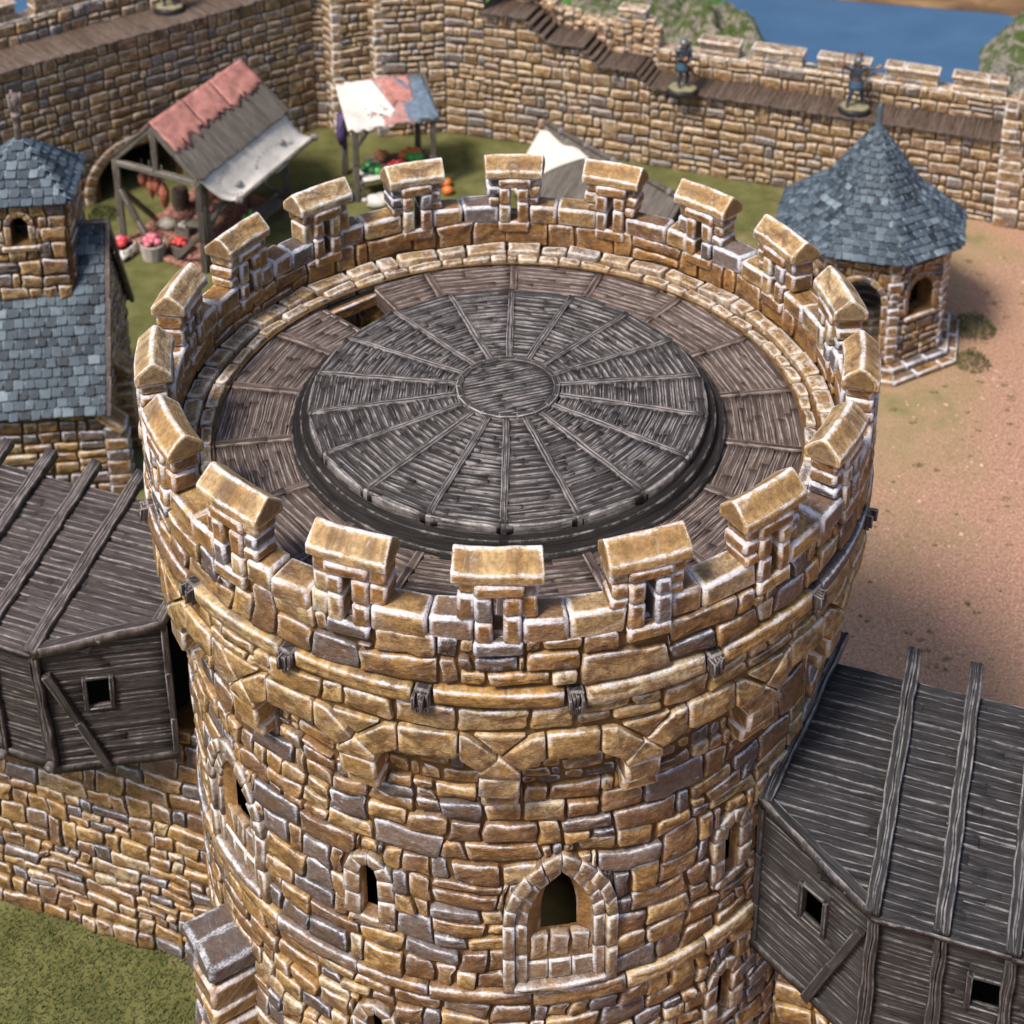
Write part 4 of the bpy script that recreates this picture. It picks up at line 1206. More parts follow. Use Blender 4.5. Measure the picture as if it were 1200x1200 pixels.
m = MB(); tube(m, [(GC.x, GC.y, 6.25), (GC.x, GC.y, 6.36), (GC.x, GC.y, 6.42), (GC.x, GC.y, 6.6), (GC.x, GC.y, 7.0), (GC.x, GC.y, 7.1)], [.17, .18, .1, .085, .085, .03], 10, .7, 0, True, .4)
m.build('finial', [M['slate']], gz)
m = MB()
RW = 2.28; zb, zt = .36, 3.62
for k in range(8):
    p = octp(RW, 0, k); q = octp(RW, 0, k + 1); dd = (q - p); L = dd.length; dd.normalize(); nn = Vector((dd.y, -dd.x, 0))
    S = wallmap(tuple(p), tuple(dd), tuple(nn)); door = (k % 2 == 1); c = L / 2; hw = .56 if door else .42
    z0, zs, za = (zb, 2.2, 2.86) if door else (1.75, 2.35, 2.86)
    grid(m, S, sorted([0, c - hw, c - hw * .6, c, c + hw * .6, c + hw, L]), sorted([zb, z0, zs, zs + .3, za, zt]) if z0 > zb else [zb, zs, zs + .3, za, zt], 0, 1, lambda u, v: abs(u - c) < hw and z0 < v < za - .02)
    ex = [(c - hw - .1, c + hw + .1, z0 - .02, zs + .3), (c - hw * .8, c + hw * .8, zs + .2, za + .08)]
    stones(m, S, .05, L - .05, zb, zt, rnd, .5, .75, ex, .06)
    pi = arch_path(hw, z0, zs, za - .02, False, 4); po = arch_path(hw + .17, z0, zs, za + .16, False, 4)
    band(m, S, c, pi, po, .09, rnd, split=True); reveal(m, S, c, pi, arch_path(hw - .04, z0, zs, za - .05, False, 4), .04, -.45, 1)
    if not door: cblock(m, S, c - hw - .12, c + hw + .12, z0 - .14, z0, -.4, .13, .03, .6, rnd, .01)
    z = zb
    while z < zt - .1:
        h = rnd.uniform(.22, .34); w_ = rnd.uniform(.16, .3)
        cblock(m, wallmap(tuple(p), tuple((dd + (p - octp(RW, 0, k - 1)).normalized()).normalized()), nrm(tuple(p - GC))), -w_ * .7, w_ * .7, z, min(z + h, zt) - .01, -.3, .05, .035, rnd.random(), rnd, .015); z += h
m.build('wall', [M['stone'], M['mortar']], gz)
m = MB()
for rr, za, zc in ((2.86, 0, .17), (2.58, .17, .36)):
    for k in range(8):
        p = octp(rr, 0, k); q = octp(rr, 0, k + 1); dd = (q - p); L = dd.length; dd.normalize(); nn = Vector((dd.y, -dd.x, 0)); S = wallmap(tuple(p), tuple(dd), tuple(nn)); u = 0
        while u < L - .02:
            w_ = rnd.uniform(.5, .9)
            if L - (u + w_) < .35: w_ = L - u
            cblock(m, S, u, u + w_ - .012, za, zc, -.5, .0, .035, rnd.random(), rnd, .012); u += w_
m.add([tuple(octp(2.3, .34, k)) for k in range(8)], [tuple(range(8))], mat=1)
m.build('plinth', [M['stone'], M['mortar_back']], gz)
m = MB()
for k in range(14):
    a = 2 * PI * k / 14; S = frame((GC.x, GC.y, 0), (-sin(a), cos(a), 0), (0, 0, 1), (cos(a), sin(a), 0))
    for z in (.36, .62, .88): cblock(m, S, -.19, .19, z, z + .25, .62, .85, .03, rnd.random(), rnd, .015)
m.build('well_rim', [M['back']], gz)

#=== CHAPEL ===
ch = empty('chapel', (-11.5, 14.5, 0), 'stone chapel at the left edge with a steep slate roof and a square bell turret', 'chapel')
EX = Vector(nrm((.995, .1, 0))); EY = Vector(nrm((-.1, .995, 0))); CO = Vector((-9.56, 12.85, 0))
def cp(s, t, z): return CO + EX * s + EY * t + Vector((0, 0, z))
ze, zr_, tr = 2.5, 6.25, 2.55; s0 = -5.6
m = MB()
tiles(m, cp(s0, 0, ze), cp(0, 0, ze), cp(s0, tr, zr_), cp(0, tr, zr_), rnd, .25, .24)
tiles(m, cp(0, 2 * tr, ze), cp(s0, 2 * tr, ze), cp(0, tr, zr_), cp(s0, tr, zr_), rnd, .25, .24)
for t0_, sg in ((0, 1), (2 * tr, -1)):
    m.add([tuple(cp(s0, t0_, ze - .03)), tuple(cp(0, t0_, ze - .03)), tuple(cp(0, tr, zr_ - .03)), tuple(cp(s0, tr, zr_ - .03))], [(0, 1, 2, 3)], mat=1)
m.build('roof', [M['slate'], M['black']], ch)
m = MB(); beam(m, cp(.06, -.05, ze - .05), cp(.06, tr, zr_), .1, .16, .3, rnd); beam(m, cp(.06, 2 * tr + .05, ze - .05), cp(.06, tr, zr_), .1, .16, .3, rnd)
beam(m, cp(s0, tr, zr_ + .02), cp(.1, tr, zr_ + .02), .12, .08, .3, rnd)
m.build('verge_board', [M['deck']], ch)
m = MB()
Sf = wallmap(tuple(cp(0, .22, 0)), tuple(EX), tuple(-EY)); rampart(m, tuple(cp(0, .22, 0)), tuple(EX), tuple(-EY), s0, -.12, -.05, 2.62, rnd, H=.6)
Sg = wallmap(tuple(cp(-.12, 0, 0)), tuple(EY), tuple(EX))
slope = (zr_ - ze) / tr
grid(m, Sg, [.22, 2 * tr - .22], [-.05, ze], 0, 1)
stones(m, Sg, .22, 2 * tr - .22, -.05, ze, rnd, .6, .9, (), .06)
z = ze
while z < zr_ - .3:
    h = .34; half = (zr_ - z - h) / slope; 
    grid(m, Sg, [tr - half - .12, tr + half + .12], [z, z + h], 0, 1)
    if half > .2: stones(m, Sg, tr - half, tr + half, z, z + h, rnd, .35, .8, (), .05)
    z += h
grid(m, wallmap(tuple(cp(0, 2 * tr - .22, 0)), tuple(EX), tuple(EY)), [s0, -.12], [-.05, ze], 0, 1)
m.build('wall', [M['stone'], M['mortar']], ch)
for (sa, sb, ta, tb_, zt) in ((-.14, .42, .1, .62, 2.0), (-.14, .40, 2.0, 2.6, 2.35)):
    m = MB(); z = 0; Sb = frame(tuple(cp(0, 0, 0)), tuple(EX), tuple(EY), (0, 0, 1))
    while z < zt - .2:
        h = rnd.uniform(.28, .4); cblock(m, Sb, sa, sb + rnd.uniform(-.03, .03), ta, tb_, z, z + h - .01, .04, rnd.random(), rnd, .015); z += h
    Sc = frame(tuple(cp(sa, 0, z + .42)), tuple((EX - Vector((0, 0, .9))).normalized()), tuple(EY), tuple((Vector((0, 0, 1)) + EX * .9).normalized()))
    cblock(m, Sc, -.05, .72, ta - .05, tb_ + .05, -.22, .0, .04, .7, rnd, .012)
    m.build('buttress', [M['stone']], ch)
# bell turret
m = MB(); ts0, ts1, tt0, tt1 = -2.92, -.72, 1.6, 3.75; zt0, zt1 = 3.6, 7.46
cor = [(ts0, tt0), (ts1, tt0), (ts1, tt1), (ts0, tt1)]
for i in range(4):
    a = cp(*cor[i], 0); b = cp(*cor[(i + 1) % 4], 0); dd = (b - a); L = dd.length; dd.normalize(); nn = Vector((dd.y, -dd.x, 0)); S = wallmap(tuple(a), tuple(dd), tuple(nn)); c = L / 2
    ex = [(c - .37, c + .37, 6.2, 7.0), (c - .24, c + .24, 6.9, 7.2)] if i == 0 else []
    grid(m, S, [0, c - .2, c + .2, L], [zt0, 6.3, 7.0, zt1], 0, 1, (lambda u, v: abs(u - c) < .2 and 6.3 < v < 7.0) if i == 0 else None)
    stones(m, S, .03, L - .03, zt0, zt1, rnd, .72, .95, ex, .08)
    if i == 0:
        pi = arch_path(.205, 6.3, 6.82, 7.05, False, 3); po = arch_path(.36, 6.3, 6.82, 7.22, False, 3)
        band(m, S, c, pi, po, .1, rnd); reveal(m, S, c, pi, arch_path(.19, 6.34, 6.82, 7.03, False, 3), .06, -.5, 1)
        cblock(m, S, c - .45, c + .45, 6.14, 6.29, -.1, .13, .03, .6, rnd, .01)
m.build('bell_turret', [M['stone'], M['mortar']], ch)
m = MB(); cc = cp((ts0 + ts1) / 2, (tt0 + tt1) / 2, 8.62); o_ = .16
cor = [cp(ts0 - o_, tt0 - o_, 7.4), cp(ts1 + o_, tt0 - o_, 7.4), cp(ts1 + o_, tt1 + o_, 7.4), cp(ts0 - o_, tt1 + o_, 7.4)]
for i in range(4):
    a, b = cor[i], cor[(i + 1) % 4]; tiles(m, a, b, cc.lerp(a, .06), cc.lerp(b, .06), rnd, .26, .24)
    m.add([tuple(a - Vector((0, 0, .03))), tuple(b - Vector((0, 0, .03))), tuple(cc)], [(0, 1, 2)]); m.add([tuple(a), tuple(b), tuple(cp((ts0 + ts1) / 2, (tt0 + tt1) / 2, 7.4))], [(0, 1, 2)])
m.build('turret_roof', [M['slate']], ch)
m = MB(); b0 = cc
tube(m, [b0 + Vector((0, 0, z)) for z in (-.15, .3, .5, .52, .62, .64, .8, 1.0, 1.08, 1.12)], [.09, .08, .08, .12, .12, .07, .1, .17, .15, .05], 8, .4, 0, True, .7)
for a in (0, 2.1, 4.2): tube(m, [b0 + Vector((0, 0, .62)), b0 + Vector((.12 * cos(a), .12 * sin(a), .85)), b0 + Vector((.17 * cos(a), .17 * sin(a), 1.15))], [.05, .06, .03], 6, .4, 0, True, .8)
m.build('finial', [M['deck']], ch)

#=== STALLS ===
def cloth(name, mat, pts, parent, nu=14, nv=14, thick=.025, seed=0, jag=0, wob=.03, label=None):
    """sheet through a 2d function pts(a,b)->Vector, optional ragged lower edge"""
    vs = []; fs = []
    for j in range(nv + 1):
        for i in range(nu + 1):
            a, b = i / nu, j / nv
            if jag and j == nv: b += jag * (noise.noise((i * 1.9 + seed, 2.2, .3))) 
            p = Vector(pts(a, b)) + Vector((0, 0, wob * noise.noise((a * 5 + seed, b * 5, 1.7))))
            vs.append(tuple(p))
    for j in range(nv):
        for i in range(nu): fs.append((j * (nu + 1) + i, j * (nu + 1) + i + 1, (j + 1) * (nu + 1) + i + 1, (j + 1) * (nu + 1) + i))
    mb = MB(); mb.add(vs, fs); o = mb.build(name, [mat], parent)
    sm = o.modifiers.new('thick', 'SOLIDIFY'); sm.thickness = thick; sm.offset = 0
    if label: o['label'] = label
    return o
def bil(p, q, r, s):
    p, q, r, s = map(Vector, (p, q, r, s))
    return lambda a, b: p.lerp(q, a).lerp(s.lerp(r, a), b)
P1 = Vector((-12.0, 25.35, 0)); P2 = Vector((-9.15, 23.5, 0)); DV = Vector((1.95, 4.5, 0))
P3 = P2 + DV; P4 = P1 + DV; Z = lambda z: Vector((0, 0, z))
ap = (P1 + P2) / 2 + Z(4.42)
st = empty('market_stall', tuple((P1 + P3) / 2), 'gabled timber butcher stall with a red cloth over its ridge and a stitched white awning', 'market stall')
dn = DV.normalized()
def timber(name, p, q, w_, par, mat='stallwood'):
    m = MB(); beam(m, p, q, w_, w_, rnd.random(), rnd, .02); return m.build(name, [M[mat]], par)
for p, z in ((P1, 2.85), (P2, 3.15), (P3, 3.15), (P4, 2.85)): timber('post', p, p + Z(z), .2, st)
timber('post', P2 + dn * .35, P2 + dn * .35 + Z(3.1), .16, st)
for o in (Vector((0, 0, 0)), DV):
    timber('tie_beam', P1 + o + Z(2.82) - (P2 - P1).normalized() * .1, P2 + o + Z(3.02) + (P2 - P1).normalized() * .1, .19, st)
    timber('king_post', (P1 + P2) / 2 + o + Z(2.95), ap + o - Z(.05), .18, st)
    timber('rafter', P1 + o + Z(2.85) - (P2 - P1).normalized() * .1, ap + o, .18, st); timber('rafter', P2 + o + Z(3.1) + (P2 - P1).normalized() * .05, ap + o, .18, st)
e12 = (P2 - P1).normalized()
timber('brace', P1 + Z(1.9) + e12 * .05, P1 + e12 * 1.35 + Z(.05), .17, st)
timber('brace', P2 + Z(1.3) - e12 * .05, P2 - e12 * 1.2 + Z(.05), .16, st)
timber('brace', P2 + Z(1.2) + dn * .3, P2 + dn * 1.9 + Z(2.4), .14, st); timber('brace', P1 + Z(1.9) + dn * .05, P1 + dn * 1.6 + Z(.1), .16, st)
timber('brace', P3 + Z(.2) - dn * .1, P3 - dn * 1.6 + Z(1.5), .14, st)
timber('rail', P2 + Z(.55) + dn * .2, P3 + Z(.55), .12, st)
m = MB(); eR0 = P2 + Z(3.12) + e12 * .12; eL0 = P1 + Z(2.85) - e12 * .12
for lo in (eR0, eL0):
    vd = (lo - ap); L = vd.length; vd.normalize(); nz = dn.cross(vd); nz = nz if nz.z > 0 else -nz
    S = frame(tuple(ap - dn * .12 + nz * .1), tuple(vd), tuple(dn), tuple(nz)); v = 0
    while v < DV.length + .2:
        w_ = rnd.uniform(.13, .24); cblock(m, S, 0, L + rnd.uniform(-.03, .03), v + .004, v + w_ - .004, -.03, .03 + rnd.uniform(-.01, .015), .012, rnd.random(), rnd, .01); v += w_
m.build('roof', [M['stallwood']], st)
up = Z(.215)
for a0, a1, jz in ((-.02, .33, .5), (.34, .63, .45), (.64, 1.03, .45)):
    A0 = ap + DV * a0 + up; A1 = ap + DV * a1 + up; L0 = eR0 + DV * a0 + up; L1 = eR0 + DV * a1 + up
    cloth('red_cloth', M['red'], bil(A0, A1, A1.lerp(L1, jz), A0.lerp(L0, jz + .04)), st, 16, 10, .03, a0 * 30, .35, .05)
B0 = eL0 + up; B1 = B0 + DV
cloth('red_cloth', M['red'], bil(ap + up - dn * .1, ap + up + DV, (ap + DV + up).lerp(B1, .3), (ap + up).lerp(B0, .3)), st, 16, 8, .03, 3.3, .3, .03)
F0 = Vector((-8.0, 23.75, 2.32)); F1 = Vector((-6.2, 28.0, 2.3)); E0 = eR0 + Z(.05) - dn * .05; E1 = eR0 + DV + Z(.05)
def aw(a, b):
    p = E0.lerp(E1, a).lerp(F0.lerp(F1, a), b); return p - Z(.26 * sin(PI * b) * (.7 + .3 * cos(6 * a)) + .1 * b * sin(PI * a))
cloth('awning', M['white'], aw, st, 22, 14, .03, 9, .06, .04)
for (a, b, r_) in ((.2, .5, .14), (.78, .4, .13)):
    m = MB(); c = aw(a, b) + Z(.025); ball(m, c, r_, .5, 0, 9, 5, (1, 1.3, .25), .4, 3); m.build('awning_patch', [M['patch']], st)
m = MB()
for (ca, cb, ra, rb, t0_, t1_) in ((.2, .52, .13, .32, 2.2, 4.6), (.62, .62, .2, .22, 3.4, 6.2)):
    for i in range(12):
        t = t0_ + (t1_ - t0_) * i / 11; c0 = aw(ca + ra * cos(t), cb + rb * sin(t)); c1 = aw(ca + ra * 1.2 * cos(t + .05), cb + rb * 1.2 * sin(t + .05)); tube(m, [c0 + Z(.03), c1 + Z(.03)], [.014, .014], 4, .5)
m.build('stitching', [M['patch']], st)
timber('awning_pole', F0 - dn * .15, F1 + dn * .15, .11, st)
for p in (F0, F1):
    m = MB(); ball(m, p, .13, .5, 0, 7, 5, (1, 1, 1), .5, 2); m.build('awning_knot', [M['patch']], st)
m = MB(); S = frame(tuple(P1), tuple(e12), tuple(dn), (0, 0, 1))
FP_ = lambda u, v, h: S(u, v, h)
grid(m, S, [0, 3.3], [-.2, 4.6], .012, 0)
stones(m, S, 0, 3.3, -.2, 4.6, rnd, .5, .6, (), .05)
m.build('paving', [M['brick']], st)
m = MB(); u = .3
while u < 3.3:
    w_ = rnd.uniform(.18, .3); cblock(m, S, u, u + w_ + .004, -.22, .05, 0, .13, .03, rnd.random(), rnd, .02); u += w_
m.build('kerb', [M['brick']], st)
# meat hung under the tie beam
pm = P1.lerp(P2, .36)
for i, (du, dz, ln, rr, lab) in enumerate(((-.42, .0, .55, .17, 'dark reddish ham, leftmost of the meat hanging in the butcher stall'), (-.1, -.1, .75, .15, 'long pale brown cut, second from the left of the hanging meat'), (.15, -.05, .62, .16, 'stubby ham, third from the left of the hanging meat'), (.42, -.2, .85, .18, 'largest red ham, rightmost of the hanging meat'))):
    c = pm + e12 * du + dn * .35; m = MB(); zt = 2.62 + dz
    tube(m, [c + Z(3.0), c + Z(zt)], [.012, .012], 4, .5, 1)
    tube(m, [c + Z(zt), c + Z(zt - .08), c + Z(zt - ln * .4), c + Z(zt - ln * .75), c + Z(zt - ln) + e12 * .03, c + Z(zt - ln - .12)], [.03, .07, rr, rr * .9, rr * .4, .03], 9, .5, 0)
    tag(m.build('hanging_ham', [M['meat'], M['patch']]), lab, 'ham', 'meat hanging in the butcher stall')

def fruit_heap(base, r, n, mats, name, labels, group, rad=.1, seed=0, top=.0):
    rr = random.Random(seed); k = 0
    for i in range(n):
        a = i * 2.4; q = r * math.sqrt((i + .3) / n)
        m = MB(); c = (base[0] + q * cos(a), base[1] + q * sin(a), base[2] + top * (1 - (q / max(r, .01)) ** 2) + rad * .6)
        ball(m, c, rad * rr.uniform(.85, 1.12), .5, 0, 9, 7, (1, 1, .9), .15, i)
        tube(m, [(c[0], c[1], c[2] + rad * .75), (c[0] + .01, c[1], c[2] + rad * 1.1)], [.012, .008], 4, .5, 1)
        tag(m.build(name, [M[mats[i % len(mats)]], M['bark']]), labels[i % len(labels)] if isinstance(labels, (list, tuple)) else labels, 'fruit', group)
def basket(c, r, h, label, name='wicker_basket', sq=False):
    m = MB()
    if sq:
        S = frame(c, tuple(e12), tuple(dn), (0, 0, 1))
        for a, b, cc_, d_ in ((-r, r, -r, -r + .06), (-r, r, r - .06, r), (-r, -r + .06, -r + .06, r - .06), (r - .06, r, -r + .06, r - .06)): cblock(m, S, a, b, cc_, d_, 0, h, .02, .5, rnd, .01)
        grid(m, S, [-r, r], [-r, r], h * .6, 0)
        o = m.build('crate', [M['stallwood']]); 
        def cl(a, b):
            t = 2 * PI * a; k = r * 1.12 / max(abs(cos(t)), abs(sin(t))); k = min(k, r * 1.4)
            p = Vector(c) + e12 * (k * (.8 + .28 * b) * cos(t)) + dn * (k * (.8 + .28 * b) * sin(t)); return p + Z(h + .04 - .3 * b * b - .05 * (1 - b))
        cloth('lining', M['white'], cl, o, 28, 5, .02, 4, .2, .05)
    else:
        for i in range(6):
            z = h * i / 6; k = r * (.82 + .18 * i / 6)
            pts = [(c[0] + k * cos(t) * (1 + .03 * (-1) ** j), c[1] + k * sin(t) * (1 + .03 * (-1) ** j), c[2] + z + h / 12) for j, t in enumerate(lin(0, 2 * PI, 24))]
            tube(m, pts, [h / 10] * len(pts), 5, .5, 0, False)
        grid(m, lambda u, v, hh: (c[0] + v * cos(u), c[1] + v * sin(u), c[2] + h * .7), lin(0, 2 * PI, 16), [0.01, r * .95], 0, 0)
        for a in (0, PI):
            pts = [(c[0] + r * cos(a + t) * 1.08, c[1] + r * sin(a + t) * 1.08, c[2] + h + .12 * sin((t + .35) / .7 * PI)) for t in lin(-.35, .35, 6)]
            tube(m, pts, [.03] * len(pts), 5, .5)
        o = m.build(name, [M['wicker']])
    tag(o, label, 'basket' if not sq else 'crate'); return o
c1 = tuple(P1 + e12 * .42 - dn * .55); c2 = tuple(P1 + e12 * 1.45 - dn * .22)
basket(c1, .34, .34, 'small crate lined with white cloth at the left front foot of the butcher stall', sq=True)
fruit_heap((c1[0], c1[1], .3), .2, 5, ['fruitred', 'fruitpink'], 'fruit', ['glossy red fruit in the cloth lined crate', 'pink fruit in the cloth lined crate'], 'fruit in the cloth lined crate', .15, 1, .12)
basket(c2, .36, .55, 'round grey wicker basket with two handles inside the butcher stall')
fruit_heap((c2[0], c2[1], .5), .26, 8, ['fruitpink'], 'fruit', 'pink and purple fruit heaped in the round wicker basket', 'fruit in the round wicker basket', .13, 2, .16)
def table(p, q, depth, h, label, par=None):
    p = Vector(p); q = Vector(q); d_ = (q - p).normalized(); n_ = Vector((-d_.y, d_.x, 0)); L = (q - p).length
    root = empty('table', tuple(p), label, 'table'); S = frame(tuple(p), tuple(d_), tuple(n_), (0, 0, 1)); m = MB(); v = 0
    while v < depth - .02:
        w_ = min(rnd.uniform(.14, .2), depth - v); cblock(m, S, 0, L, v + .004, v + w_ - .004, h - .07, h, .012, rnd.random(), rnd, .01); v += w_
    m.build('table_top', [M['stallwood']], root)
    for a in (.12, L - .12):
        for b in (.1, depth - .1):
            m = MB(); beam(m, S(a, b, 0), S(a, b, h - .06), .1, .1, .5, rnd); m.build('leg', [M['stallwood']], root)
    return S, L
S, L = table(P2 - e12 * .75 + dn * .9, P2 - e12 * .75 + dn * 3.9, .7, .85, 'plank table along the right side of the butcher stall')
for i in range(5):
    c = S(.4 + .55 * i, .35, .85); m = MB(); ball(m, (c[0], c[1], c[2] + .09), .12, .5, 0, 9, 6, (1.3, 1, .8), .3, i)
    lab = ['lump of dark meat at the near end of the butcher table', 'pinkish cut second along the butcher table', 'middle cut of meat on the butcher table', 'fourth cut of meat along the butcher table', 'cut of meat at the far end of the butcher table'][i]
    tag(m.build('meat_cut', [M['meat'] if i % 2 == 0 else M['fruitpink']]), lab, 'meat', 'cuts on the butcher table')
for i, (a, lab) in enumerate(((2.0, 'green bottle under the awning, the one nearer the front'), (2.35, 'green bottle under the awning, the one farther back'))):
    c = Vector(P2) + e12 * .25 + dn * a + Z(.62); m = MB(); tube(m, [c, c + Z(.02), c + Z(.22), c + Z(.3), c + Z(.42)], [.06, .1, .1, .05, .04], 9); tag(m.build('bottle', [M['fruitgreen']]), lab, 'bottle', 'green bottles under the awning')
m = MB(); Sx = frame(tuple(P2 + e12 * .05 + dn * 1.2), tuple(e12), tuple(dn), (0, 0, 1)); 
for b in (0, .3): cblock(m, Sx, .0 , .5, 0 + b * 5, 1.35 + b * 5, .52, .6, .015, .5, rnd, .01)
for a in (.05, .42):
    for b in (.1, 2.7): cblock(m, Sx, a, a + .08, b, b + .08, 0, .52, .012, .5, rnd, .01)
tag(m.build('bench', [M['stallwood']]), 'low plank bench under the white awning of the butcher stall', 'bench')

def barrel(c, r, h, label):
    root = empty('barrel', c, label, 'barrel'); m = MB(); n = 14
    prof = [(r * .82, 0), (r * .95, h * .25), (r, h * .5), (r * .95, h * .75), (r * .82, h), (r * .74, h), (r * .72, h * .93), (.001, h * .93)]
    vs = [(c[0] + pr * cos(2 * PI * i / n), c[1] + pr * sin(2 * PI * i / n), c[2] + z) for pr, z in prof for i in range(n)]
    m.add(vs, [(j * n + i, j * n + (i + 1) % n, (j + 1) * n + (i + 1) % n, (j + 1) * n + i) for j in range(len(prof) - 1) for i in range(n)], [.3] * len(vs), .5, [(v[2] * 3, math.atan2(v[1] - c[1], v[0] - c[0]), .3) for v in vs])
    m.build('staves', [M['plank']], root)
    for z in (.2, .8):
        m = MB(); tube(m, [(c[0], c[1], c[2] + h * (z - .04)), (c[0], c[1], c[2] + h * (z + .04))], [r * .955, r * .955], n, .5, 0, False); m.build('hoop', [M['steel']], root)
q0 = lambda a, b: tuple(P1 + e12 * a + dn * b)
barrel(q0(.45, 2.6), .3, .75, 'dark brown barrel with hoops standing behind the hanging meat in the butcher stall')
def crate(c, w_, h, label):
    m = MB(); S = frame(c, tuple(e12), tuple(dn), (0, 0, 1))
    for i in range(3):
        z = h * i / 3
        for a, b, cc_, d_ in ((-w_, w_, -w_, -w_ + .05), (-w_, w_, w_ - .05, w_), (-w_, -w_ + .05, -w_ + .05, w_ - .05), (w_ - .05, w_, -w_ + .05, w_ - .05)): cblock(m, S, a, b, cc_, d_, z + .003, z + h / 3 - .012, .012, rnd.random(), rnd, .008)
    grid(m, S, [-w_ + .04, w_ - .04], [-w_ + .04, w_ - .04], h * .5, 0)
    tag(m.build('crate', [M['stallwood']]), label, 'crate')
k0 = q0(2.05, .45); crate(k0, .3, .4, 'slatted crate of dark red fruit just inside the front of the butcher stall')
fruit_heap((k0[0], k0[1], .3), .2, 7, ['fruitred'], 'fruit', 'dark red fruit in the slatted crate of the butcher stall', 'fruit in the slatted crate', .11, 12, .08)
k1 = q0(1.5, 1.5); crate(k1, .28, .32, 'low slatted crate of pale roots in the middle of the butcher stall floor')
fruit_heap((k1[0], k1[1], .22), .18, 6, ['white'], 'turnip', 'pale turnip in the low slatted crate', 'turnips in the low slatted crate', .1, 13, .06)
m = MB(); ball(m, q0(.85, 1.35)[:2] + (.2,), .3, .5, 0, 12, 8, (1.1, .9, .7), .4, 9); tag(m.build('sack', [M['wicker']]), 'lumpy grey brown sack lying on the butcher stall floor', 'sack')
# --- patchwork roofed greengrocer stall
Q = [Vector((-5.02, 27.85, 2.62)), Vector((-2.26, 28.67, 2.62)), Vector((-2.94, 30.55, 3.3)), Vector((-5.61, 30.0, 3.3))]
s2 = empty('market_stall', (-4, 29.2, 0), 'small greengrocer stall with a slanting patchwork roof of white, pink and blue cloth', 'market stall')
for p, z in ((Vector((-4.88, 27.95, 0)), 2.55), (Vector((-2.4, 28.78, 0)), 2.55), (Vector((-3.0, 30.35, 0)), 3.1), (Vector((-5.45, 29.85, 0)), 3.1)):
    timber('post', p, p + Z(z), .2, s2)
pz0 = Vector((-4.88, 27.95, 0))
for dx, dy in ((.45, .15), (-.12, .45), (.3, -.1)): timber('brace', pz0 + Z(1.9), pz0 + Vector((dx, dy, 2.5)), .11, s2)
m = MB(); S_ = bil(Q[0], Q[1], Q[2], Q[3])
fr_ = frame(tuple(Q[0]), nrm(tuple(Q[1] - Q[0])), nrm(tuple(Q[3] - Q[0])), nrm(tuple((Q[1] - Q[0]).cross(Q[3] - Q[0]))))
L_ = (Q[1] - Q[0]).length; D_ = (Q[3] - Q[0]).length; u = -.05
while u < L_ + .02:
    w_ = rnd.uniform(.16, .26); cblock(m, fr_, u, u + w_ - .01, -.05, D_ + .03, -.06, .0, .015, rnd.random(), rnd, .01, gax=1); u += w_
m.build('roof', [M['stallwood']], s2)
mspot, nt, b_ = newmat('spotted_hide'); q_ = NT(nt); pos_ = q_.n('ShaderNodeTexCoord').outputs['Object']
vo = q_.n('ShaderNodeTexVoronoi'); vo.inputs['Scale'].default_value = 4.5; q_.l(pos_, vo.inputs['Vector'])
q_.l(q_.mix(q_.mapr(q_.math('ADD', vo.outputs['Distance'], q_.mapr(q_.noise(pos_, 5), 0, 1, -.15, .15)), .17, .24), (.03, .03, .03), (.74, .71, .63)), b_.inputs['Base Color']); b_.inputs['Roughness'].default_value = .85
def onroof(a0, a1, b0, b1, h, sk=.0):
    return lambda a, b: S_(a0 + (a1 - a0) * a + sk * (b - .5), b1 + (b0 - b1) * b) + Z(h + .01)
cloth('pale_cloth', M['white'], onroof(-.03, .5, -.05, .96, .03), s2, 12, 12, .02, 1, .1, .03)
cloth('pink_cloth', M['pink'], onroof(.32, .78, -.03, 1.02, .035, -.05), s2, 12, 12, .02, 2, .1, .03)
cloth('blue_cloth', M['blue'], onroof(.68, 1.03, -.04, .98, .045, .0), s2, 12, 12, .02, 5, .1, .04)
cloth('red_patch', M['red'], onroof(.5, .84, .38, .98, .06, -.06), s2, 10, 10, .02, 7, .25, .05)
cloth('spotted_hide', mspot, onroof(.16, .5, .2, .96, .07, .16), s2, 12, 12, .02, 8, .3, .04)
S, L = table((-4.75, 27.75, 0), (-2.3, 28.55, 0), .95, .78, 'sloping plank counter at the front of the greengrocer stall')
cloth('counter_cloth', M['white'], lambda a, b: Vector(S(.1 + a * 1.4, -.06 + b * .9, .82)), None, 10, 10, .02, 4, .1, .03)
tag(bpy.data.objects['counter_cloth'], 'crumpled white cloth spread on the greengrocer counter', 'cloth')
fruit_heap(S(1.35, .55, .82), .3, 9, ['fruitred'], 'fruit', 'small red fruit in the heap on the white counter cloth', 'red fruit on the greengrocer counter', .11, 3, .12)
fruit_heap(S(.5, .55, .82), .3, 7, ['dkgreen', 'fruitgreen'], 'cabbage', ['dark leafy cabbage on the left of the greengrocer counter', 'bright green cabbage on the left of the greengrocer counter'], 'cabbages on the greengrocer counter', .15, 4, .08)
fruit_heap((-3.2, 29.5, .75), .34, 7, ['orange', 'orange', 'fruitgreen'], 'pumpkin', ['orange pumpkin on the rear shelf of the greengrocer stall', 'orange pumpkin on the rear shelf of the greengrocer stall', 'green gourd between the orange pumpkins'], 'pumpkins on the rear shelf', .18, 5, .06)
S3, L3 = table((-4.6, 29.1, 0), (-2.6, 29.7, 0), .6, .72, 'rear plank shelf of the greengrocer stall')
fruit_heap(S3(.55, .3, .72), .2, 3, ['clay'], 'clay_pot', 'brown clay jar on the rear shelf beside the pumpkins', 'clay jars on the rear shelf', .17, 6, .05)
